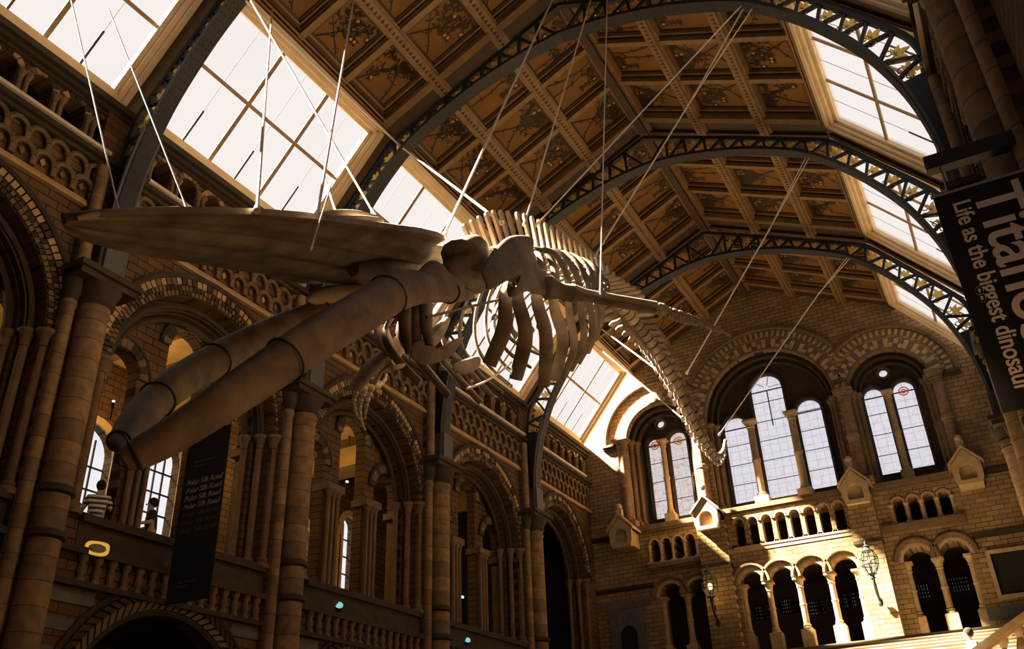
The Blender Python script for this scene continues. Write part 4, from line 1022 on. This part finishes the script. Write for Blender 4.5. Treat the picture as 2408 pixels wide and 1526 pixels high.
for j in range(6):                                   # slimmer last ribs
    s = 3.95+.33*j; p, t = spine_at(s); e = 1-j*.05
    for sg in (1, -1):
        pts = cat([p+Vector((sg*.16, 0, -.02)), p+Vector((sg*.7*e, -.2, -.25)), p+Vector((sg*1.0*e, -.75, -.95)), p+Vector((sg*.98*e, -1.2, -1.75+.05*j)), p+Vector((sg*.7*e, -1.5, -2.4+.12*j))], 5); k = len(pts)
        mb = MB(); mb.tube(pts, [.06]*k, 8, 0, .6, up=(0, 1, .3)); wpart('rib', mb, m_bone, None, 50)
# --- shoulder blades and flippers
mb = MB(); pillow(mb, [(1134, 640), (1155, 595), (1175, 571), (1197, 556), (1225, 553), (1250, 560), (1250, 585), (1257, 609), (1268, 632), (1286, 645), (1290, 690), (1262, 692), (1240, 684), (1208, 700), (1199, 690), (1216, 670), (1192, 660), (1151, 682), (1144, 665)], lambda a, b: 1.32+(b-560)*.0008, .10, 0, (1, .96, .8, .4)); wpart('shoulder_blade', mb, m_bone)
fl = lambda px: 1.45+(px-1285)/435*2.15
def limb(name, pts, rad, m=m_bone2, fx=fl, parent=None, flat=1.0):
    P = cat([onX(fx(a), a, b) for a, b in pts], 4); k = len(P); mb = MB()
    mb.tube(P, [lerp_tab([(i/(len(rad)-1), r) for i, r in enumerate(rad)], i/(k-1)) for i in range(k)], 10, 0, flat); return wpart(name, mb, m, parent)
limb('humerus', [(1270, 672), (1290, 677), (1318, 684), (1347, 690)], [.12, .20, .13, .15], m_bone)
limb('radius_bone', [(1345, 684), (1380, 690), (1450, 702), (1542, 720)], [.12, .07, .065, .085])
limb('ulna_bone', [(1342, 694), (1380, 700), (1450, 716), (1540, 730)], [.11, .06, .05, .06], m_bone)
limb('wrist_bones', [(1545, 722), (1556, 728), (1572, 734)], [.09, .11, .08])
def digit(pts, n, r, fx):
    P = cat([onX(fx(a), a, b) for a, b in pts], 8); k = len(P)
    for i in range(n):
        a, b = P[int(i*(k-1)/n)], P[int((i+1)*(k-1)/n)]; q = r*(1-.65*i/n); mb = MB()
        a2, b2 = a.lerp(b, .04), a.lerp(b, .94); mb.tube([a2, a2.lerp(b2, .15), a2.lerp(b2, .5), a2.lerp(b2, .85), b2], [q, q*1.05, q*.6, q, q*.95], 7); wpart('finger_bone', mb, m_bone2)
digit([(1572, 730), (1610, 740), (1660, 760), (1720, 791)], 7, .065, fl)
digit([(1574, 738), (1612, 750), (1655, 766), (1695, 782)], 6, .055, fl)
digit([(1570, 742), (1605, 757), (1640, 765)], 4, .045, fl)
ff = lambda px: -1.5-(955-px)/100*1.5
def farf(pts): return [onX(x, a, b) for a, b, x in pts]
def limb3(name, pts, rad, m=m_bone2, flat=1.0):
    P = cat(farf(pts), 4); k = len(P); mb = MB()
    mb.tube(P, [lerp_tab([(i/(len(rad)-1), r) for i, r in enumerate(rad)], i/(k-1)) for i in range(k)], 10, 0, flat); return wpart(name, mb, m)
limb3('humerus', [(962, 778, -1.35), (945, 800, -1.5), (925, 826, -1.75)], [.16, .13, .17])
limb3('humerus_head', [(896, 768, -1.6), (902, 800, -1.6), (922, 828, -1.7)], [.12, .15, .1], m_bone)
limb3('radius_bone', [(912, 828, -1.8), (878, 858, -2.2), (838, 904, -2.7)], [.10, .13, .15], m_bone)
limb3('ulna_bone', [(928, 850, -1.8), (898, 872, -2.2), (880, 900, -2.6)], [.07, .04, .05])
for a, b in ((842, 908), (856, 914), (872, 912), (886, 908)):
    mb = MB(); mb.blob(onX(-2.75, a, b), .08, .08, .07, 6); wpart('wrist_bone', mb, m_bone2)
def digit3(pts, n, r):
    P = cat(farf(pts), 8); k = len(P)
    for i in range(n):
        a, b = P[int(i*(k-1)/n)], P[int((i+1)*(k-1)/n)]; q = r*(1-.6*i/n); mb = MB()
        a2, b2 = a.lerp(b, .06), a.lerp(b, .9); mb.tube([a2, a2.lerp(b2, .15), a2.lerp(b2, .5), a2.lerp(b2, .85), b2], [q, q*1.05, q*.55, q, q*.95], 7); wpart('finger_bone', mb, m_bone2)
digit3([(842, 912, -2.75), (832, 940, -2.9), (836, 970, -3.1), (844, 985, -3.2)], 5, .06)
digit3([(858, 918, -2.75), (846, 950, -2.95), (848, 985, -3.2), (858, 1012, -3.35)], 7, .065)
digit3([(874, 914, -2.75), (862, 950, -2.95), (858, 985, -3.2)], 5, .06)
digit3([(888, 910, -2.75), (905, 895, -2.9), (909, 880, -3.0)], 3, .05)
# --- throat bones, rods
mb = MB(); pillow(mb, [(972, 812), (1004, 829), (1034, 819), (1072, 797), (1088, 792), (1084, 804), (1057, 839), (1024, 854), (994, 857), (969, 839)], lambda a, b: .1, .10); wpart('hyoid_bone', mb, m_bone)
mb = MB(); pillow(mb, [(972, 807), (999, 799), (1019, 779), (1032, 760), (1049, 745), (1056, 752), (1044, 782), (1027, 809), (1004, 824), (982, 816)], lambda a, b: -.45, .09); wpart('hyoid_bone', mb, m_bone)
mb = MB(); pillow(mb, [(922, 862), (940, 855), (952, 856), (945, 866), (925, 870)], lambda a, b: -.6, .05); wpart('hyoid_tip', mb, m_bone2)
mb = MB(); pillow(mb, [(1066, 856), (1112, 838), (1128, 845), (1120, 868), (1095, 880), (1070, 872)], lambda a, b: -.3, .08); wpart('breast_bone', mb, m_bone)
mb = MB(); mb.tube([onX(.1, 1003, 746), onX(.3, 1180, 703)], .022, 6); wpart('support_rod', mb, m_wire)
mb = MB(); mb.tube(cat([onX(-.5, 1097, 914), onX(-.5, 1135, 900), onX(-.5, 1172, 878), onX(-.5, 1202, 852)], 5), .022, 6); wpart('support_rod', mb, m_rope)
for x, (px, py) in ((-.55, (950, 705)), (-.5, (975, 712)), (-.3, (1000, 700))):
    mb = MB(); p = onX(x, px, py); mb.tube([p, p+Vector((0, .05, -.55)), p+Vector((.05, .12, -1.0))], [.15, .11, .05], 8, 0, .5); wpart('throat_bone', mb, m_bone)

# ------------------------------------------------------------------ suspension cables
def roofhit(px, py):
    d = ray(px, py); best = None
    for s in (-1, 1):
        m = (RIDGE[1]-EAVE[1])/EAVE[0]*(-s)
        t = (RIDGE[1]-.35+m*CAM.x-CAM.z)/(d.z-m*d.x); p = CAM+d*t
        if t > 0 and s*p.x >= 0: best = p
    return best or CAM+d*((20-CAM.z)/d.z)
def cable(a, b, r, label):
    a, b = Vector(a), Vector(b); mb = MB(); c = (a+b)/2
    r *= 1.15 if r > .012 else 1
    mb.tube([a, b], r, 6)
    t = 0.06; d = (b-a).normalized(); mb.tube([b-d*t*3, b-d*t, b], [r*1.1, r*2, r*2], 6)
    mb.v = [tuple(Vector(v)-a) for v in mb.v]
    o = mb.build('suspension_cable', [m_rope], None, 40); o.location = a; tag(o, label, 'cable', 'cables holding the whale'); return o
def ribpt(y, px, py): return onY(y, px, py)
cable(onX(-1.5, 163, -20), onX(.12, 280, 500), .009, 'leftmost thin cable falling to the tip of the whale snout')
cable(onX(-1.0, 255, 20), onX(.45, 441, 494), .009, 'second thin cable from the left, reaching the front of the snout')
cable(roofhit(640, 20), onX(.8, 604, 496), .018, 'pale cable at the top beside the iron arch, dropping in front of the big window')
cable(roofhit(835, -20), onX(.55, 745, 515), .018, 'pale cable in front of the painted ceiling panels, falling to the middle of the skull')
cable(onX(-2.0, 590, 2), onX(.35, 885, 512), .016, 'slanting cable crossing the second window towards the back of the skull')
cable(onX(.95, 781, 428), onX(1.0, 730, 588), .008, 'hair-thin cable hanging across the dark side of the skull')
cable(onX(-3.4, 764, 420), onX(.3, 792, 505), .016, 'short slanting cable ending on the bright edge of the skull')
cable(onY(9.85, 578, 2), onY(16.25, 942, 344), .026, 'thick cable running along the upper edge of the big window from arch to arch')
cable(onY(16.25, 942, 344), onX(0, 1180, 524), .026, 'thick cable from the second iron arch to the front of the backbone')
cable(roofhit(1303, -10), onX(.25, 1042, 556), .022, 'pale cable before the ceiling ending at the rear of the skull')
cable(roofhit(1392, -10), onX(0, 1232, 530), .018, 'cable ending on the backbone above the shoulder blade')
cable(roofhit(1428, -10), onX(2.1, 1411, 696), .013, 'vertical cable ending on the near flipper')
cable(onY(16.25, 1752, 4), onX(0, 1256, 534), .016, 'long diagonal cable from the nearest right arch to the backbone')
k1 = onY(17.2, 1630, 228)
cable(onY(16.25, 1757, 4), k1, .014, 'left strand of the paired cable above its knot at upper right')
cable(onY(16.25, 1773, 14), k1, .014, 'right strand of the paired cable above its knot at upper right')
cable(k1, onX(0, 1397, 606), .02, 'single cable below the knot, ending on the middle of the backbone')
k2 = onY(22.9, 1806, 545)
cable(onY(22.65, 1908, 344), k2, .014, 'left strand of the paired cable from the third iron arch')
cable(onY(22.65, 1914, 350), k2, .014, 'right strand of the paired cable from the third iron arch')
cable(k2, onX(0, 1613, 880), .02, 'cable from the third iron arch ending on the middle of the tail')
k3 = onY(28.8, 1924, 692)
cable(onY(29.05, 2006, 588), k3, .014, 'left strand of the paired cable from the farthest iron arch')
cable(onY(29.05, 2010, 594), k3, .014, 'right strand of the paired cable from the farthest iron arch')
cable(k3, onX(.05, 1690, 1024), .018, 'cable crossing the end wall windows to the tip of the tail')
cable(onX(-4.5, 1355, 730), onX(-.1, 1543, 868), .024, 'cable from the far window side to the middle of the tail')
cable(onX(-5.3, 1395, 808), onX(-.1, 1624, 1000), .024, 'cable crossing the last left window and the left end arch to the tail tip')

# ------------------------------------------------------------------ banners
def text_mesh(txt, size, name='lettering', ext=.004, shear=0.0, spacing=1.0, width=None, offset=0.0):
    cu = bpy.data.curves.new('t', 'FONT'); cu.body = txt; cu.size = size; cu.extrude = ext; cu.shear = shear; cu.space_character = spacing; cu.offset = offset
    o = bpy.data.objects.new('t', cu); C.objects.link(o)
    bpy.context.view_layer.update()
    me = bpy.data.meshes.new_from_object(o.evaluated_get(bpy.context.evaluated_depsgraph_get())); me.name = name
    bpy.data.objects.remove(o)
    if width:
        xs = [v.co.x for v in me.vertices]; k = width/(max(xs)-min(xs)); x0 = min(xs)
        for v in me.vertices: v.co.x = (v.co.x-x0)*k
    return me
def letters(txt, size, m, parent, mw, **kw):
    me = text_mesh(txt, size, **kw); me.materials.clear(); me.materials.append(m)
    o = bpy.data.objects.new('lettering', me); C.objects.link(o); o.parent = parent; o.matrix_parent_inverse = parent.matrix_world.inverted(); o.matrix_world = mw; return o
BYR = 9.2
bn = empty('hanging_banner', (7.5, BYR, 7.38)); tag(bn, 'black banner at the right edge reading Titanosaur, Life as the biggest dinosaur', 'banner')
bpy.context.view_layer.update()
mb = MB(); mb.box(-.5, .62, -.012, .012, -2.54, 0); mb.build('banner_sheet', [m_black], bn)
mb = MB(); mb.tube([(-.52, 0, 0), (.62, 0, 0)], .022, 8); mb.build('rod', [m_grey], bn)
def vertical_text(x, z): return Matrix(((0, 1, 0, x), (0, 0, -1, BYR-.016), (-1, 0, 0, z), (0, 0, 0, 1)))
letters('Life as the biggest dinosaur', .243, m_white, bn, vertical_text(7.165, 7.22), width=2.22, offset=.004)
letters('Titanosaur', .63, m_white, bn, vertical_text(7.38, 7.30), width=2.66, offset=.009)
bm_ = empty('banner_beam', (7.05, BYR+.12, 7.87)); tag(bm_, 'dark beam sticking out from the right pier above the titanosaur banner', 'beam')
mb = MB(); mb.box(-.02, 1.1, -.07, .07, -.09, .09); mb.build('arm', [m_iron], bm_)
for x in (.12, .98):
    mb = MB(); mb.tube([(x, 0, -.09), (x-.02, -.12, -.49)], .008, 5); mb.build('hanger', [m_rope], bm_)
BYL = 12.8
bl = empty('hanging_banner', (-7.45, BYL, 9.2)); tag(bl, 'black banner below the whale jaw with Polar Silk Road repeated down it', 'banner')
bpy.context.view_layer.update()
mb = MB(); mb.box(-.58, .60, -.012, .012, -3.6, 0); mb.build('banner_sheet', [m_black], bl)
mb = MB(); mb.tube([(-.75, 0, .01), (.64, 0, .01)], .02, 8); mb.build('rod', [m_grey], bl)
dims = [m_grey, m_grey, m_grey, m_grey, m_dim, m_dim, m_dim]
for i in range(7):
    z = 8.02-.172*i; letters('Polar Silk Road', .17, dims[i], bl, Matrix(((1, 0, 0, -7.9), (0, 0, -1, BYL-.016), (0, 1, 0, z), (0, 0, 0, 1))), width=1.0, shear=.2)
for z, ws in ((8.50, (.14, .1, .16, .1)), (8.40, (.12, .2)), (5.98, (.16, .12, .14)), (5.90, (.12, .14))):
    mb = MB(); x = -.32
    for w in ws: mb.box(x, x+w, -.018, -.012, z-9.2, z-9.2+.035); x += w+.03
    mb.build('fine_print', [m_dim], bl)

# ------------------------------------------------------------------ people
def skin_body(joints, edges, name, mats, parent):
    me = bpy.data.meshes.new(name); me.from_pydata([j[:3] for j in joints], edges, []); me.update()
    o = bpy.data.objects.new(name, me); C.objects.link(o)
    o.modifiers.new('s', 'SKIN'); sd = o.modifiers.new('d', 'SUBSURF'); sd.levels = 2; sd.render_levels = 2
    for v, j in zip(me.skin_vertices[0].data, joints): v.radius = (j[3], j[4] if len(j) > 4 else j[3])
    me.skin_vertices[0].data[0].use_root = True
    bpy.context.view_layer.update()
    nm = bpy.data.meshes.new_from_object(o.evaluated_get(bpy.context.evaluated_depsgraph_get())); nm.materials.clear()
    for m in mats: nm.materials.append(m)
    bpy.data.objects.remove(o)
    nm.polygons.foreach_set('use_smooth', [True]*len(nm.polygons))
    p = bpy.data.objects.new(name, nm); C.objects.link(p); p.parent = parent; return p
m_skin = plain('skin', (.45, .25, .16), .6); m_hair = plain('dark_hair', (.008, .006, .005), .95); m_navy = plain('dark_clothing', (.012, .016, .025), .85); m_shirt = plain('pale_shirt', (.34, .31, .28), .9)
ms, nt, b = mat('striped_cloth'); tc = N(nt, 'ShaderNodeTexCoord'); sx = N(nt, 'ShaderNodeSeparateXYZ'); nt.links.new(tc.outputs['Object'], sx.inputs[0])
ml = N(nt, 'ShaderNodeMath', operation='MULTIPLY'); ml.inputs[1].default_value = 9.5; nt.links.new(sx.outputs[2], ml.inputs[0]); fr = N(nt, 'ShaderNodeMath', operation='FRACT'); nt.links.new(ml.outputs[0], fr.inputs[0])
nt.links.new(ramp(nt, fr.outputs[0], [(.48, (.015, .015, .03)), (.52, (.6, .57, .55))]), b.inputs['Base Color']); m_stripe = ms
def person(loc, rot, top, label, lean=.0, arm=(.32, .28, 1.12)):
    t = empty('person', loc); t.rotation_euler = (0, 0, rot); tag(t, label, 'person')
    J = [(0, 0, .98, .15, .12), (0, lean*.3, 1.15, .14, .11), (0, lean*.7, 1.36, .18, .12), (0, lean, 1.48, .08, .07), (0, lean+.02, 1.56, .05, .055), (0, lean+.03, 1.66, .075, .095), (0, lean+.02, 1.74, .06, .08),
         (.19, lean*.9, 1.43, .06), (.26, lean*.9+.02, 1.2, .047), (arm[0], lean+arm[1], arm[2], .033), (-.19, lean*.9, 1.43, .06), (-.26, lean*.9+.02, 1.2, .047), (-arm[0], lean+arm[1], arm[2], .033),
         (.10, 0, .86, .09), (.11, .02, .48, .06), (.11, 0, .07, .045), (.12, .13, .03, .035), (-.10, 0, .86, .09), (-.11, .02, .48, .06), (-.11, 0, .07, .045), (-.12, .13, .03, .035)]
    E_ = [(0,1),(1,2),(2,3),(3,4),(4,5),(5,6),(2,7),(7,8),(8,9),(2,10),(10,11),(11,12),(0,13),(13,14),(14,15),(15,16),(0,17),(17,18),(18,19),(19,20)]
    body = skin_body(J, E_, 'body', [m_skin], t)
    # clothing: close-fitting shells over torso, arms and legs
    T = [(J[0][0], J[0][1], .92, .175, .145), J[1][:3]+(.165, .13), J[2][:3]+(.205, .145), (0, lean, 1.47, .10, .09), J[7][:3]+(.075,), J[8][:3]+(.06,), J[10][:3]+(.075,), J[11][:3]+(.06,)]
    skin_body(T, [(0,1),(1,2),(2,3),(2,4),(4,5),(2,6),(6,7)], 'shirt', [top], t)
    skin_body([(0, 0, .95, .165, .14)]+[j[:3]+(j[3]+.02,) for j in (J[13], J[14], J[15], J[17], J[18], J[19])], [(0,1),(1,2),(2,3),(0,4),(4,5),(5,6)], 'trousers', [m_navy], t)
    mb = MB(); mb.blob((0, lean-.012, 1.70), .095, .112, .115, 9); mb.build('hair', [m_hair], t, 60)
    mb = MB(); mb.blob((0, lean+.125, 1.64), .014, .022, .02, 5); mb.build('nose', [m_skin], t, 60)
    for sg in (-1, 1):
        mb = MB(); h = Vector((sg*arm[0], lean+arm[1], arm[2])); mb.blob((h.x, h.y+.03, h.z), .035, .05, .018, 6)
        for q in range(4): mb.tube([h+Vector((-.027+.018*q, .06, 0)), h+Vector((-.028+.019*q, .105-.004*abs(q-1.5), -.005)), h+Vector((-.028+.019*q, .135-.008*abs(q-1.5), -.02))], [.0095, .009, .007], 6)
        mb.tube([h+Vector((-sg*.03, .02, 0)), h+Vector((-sg*.055, .05, -.005)), h+Vector((-sg*.06, .08, -.015))], [.011, .010, .008], 6)
        mb.build('hand', [m_skin], t, 60)
    return t
person((-9.2, 11.72, 6.3), .9, m_stripe, 'person in a dark and white striped top seen from behind on the left gallery', .02)
person((-9.2, 13.14, 6.3), 2.6, m_navy, 'person in dark clothing as a silhouette on the left gallery beside the black banner', .05)
pp = onY(24.0, 2280, 1478); person((pp.x, 24.0, pp.z-1.78), 2.0, m_shirt, 'person in a pale shirt with dark hair on the stairs behind the yellow balustrade', .06)

# ------------------------------------------------------------------ small fittings on the left gallery
sg_ = empty('lit_sign', tuple(onX(-8.0, 228, 1290))); tag(sg_, 'small rounded yellow lit sign on the left gallery parapet', 'sign'); sg_.rotation_euler = (0, 0, -.35)
mb = MB(); mb.plate([(.22*math.copysign(abs(math.cos(a))**.6, math.cos(a)), .13*math.copysign(abs(math.sin(a))**.6, math.sin(a))) for a in [i*PI/12 for i in range(24)]], [[(.165*math.cos(a), .085*math.sin(a)) for a in [i*PI/8 for i in range(16)]]], lambda u, v, d: (d, u, v), -.03, .03); mb.build('rim', [m_yellow], sg_)
mb = MB(); mb.box(-.02, .01, -.18, .18, -.10, .10); mb.build('plate', [plain('olive_plate', (.2, .14, .04), .6)], sg_)
def spot(px, py, x, m, label, r=.07, aim=(.6, -.5, .5)):
    p = onX(x, px, py); t = empty('spotlight', tuple(p)); tag(t, label, 'spotlight', 'spotlights on the left galleries')
    d = Vector(aim).normalized()
    mb = MB(); mb.tube([-d*.28, -d*.05, d*0], [r*.8, r, r*1.05], 10); mb.build('housing', [m_iron], t, 40)
    mb = MB(); mb.tube([d*0, d*.015], r*.9, 10); mb.build('lens', [m], t)
    mb = MB(); mb.tube([-d*.14, -d*.14-Vector((0, 0, .35))], .02, 5); mb.build('stem', [m_iron], t)
spot(797, 1423, -8.15, m_cyan, 'spotlight with a cyan lens on the parapet of the second gallery bay', .12)
spot(1099, 1505, -8.15, m_cyan, 'spotlight with a cyan lens near the bottom, on the third gallery bay', .11)
for px, py, r, lab in ((825, 1012, .05, 'tiny white spotlight high in the second bay, left of the middle light'), (816, 1133, .055, 'tiny white spotlight under the vault of the second bay'), (1087, 1404, .07, 'round white spotlight low in the third gallery bay'),
                       (883, 1227, .035, 'pin-sized spotlight inside the second bay beside the right column'), (267, 944, .04, 'pin-sized warm spotlight inside the first bay')):
    spot(px, py, -11.0, m_spot, lab, r)

# ------------------------------------------------------------------ light
w = bpy.data.worlds.new('world'); SC.world = w; w.use_nodes = True
w.node_tree.nodes['Background'].inputs[0].default_value = (.95, .89, .86, 1); w.node_tree.nodes['Background'].inputs[1].default_value = 0.96
def sun(name, direction, strength, col, ang=.02):
    l = bpy.data.lights.new(name, 'SUN'); l.energy = strength; l.color = col; l.angle = ang
    o = bpy.data.objects.new(name, l); C.objects.link(o); o.rotation_euler = Vector(direction).to_track_quat('-Z', 'Y').to_euler(); return o
sun('sun', (1.0, .43, -1.07), 330.0, (1.0, .83, .57), .05)
def lamp(name, loc, e, col=(1, .62, .22), r=.15):
    l = bpy.data.lights.new(name, 'POINT'); l.energy = e; l.color = col; l.shadow_soft_size = r
    o = bpy.data.objects.new(name, l); C.objects.link(o); o.location = loc
for y in (7.0, 13.4, 19.8): lamp('gallery_lamp', (-11.4, y, 11.2), 150)
lamp('lantern_light', (-3.05, 33.75, 9.0), 25)
SC.view_settings.view_transform = 'Standard'; SC.view_settings.look = 'None'; SC.view_settings.exposure = 0.0; SC.view_settings.gamma = 1.0; SC.view_settings.use_curve_mapping = False
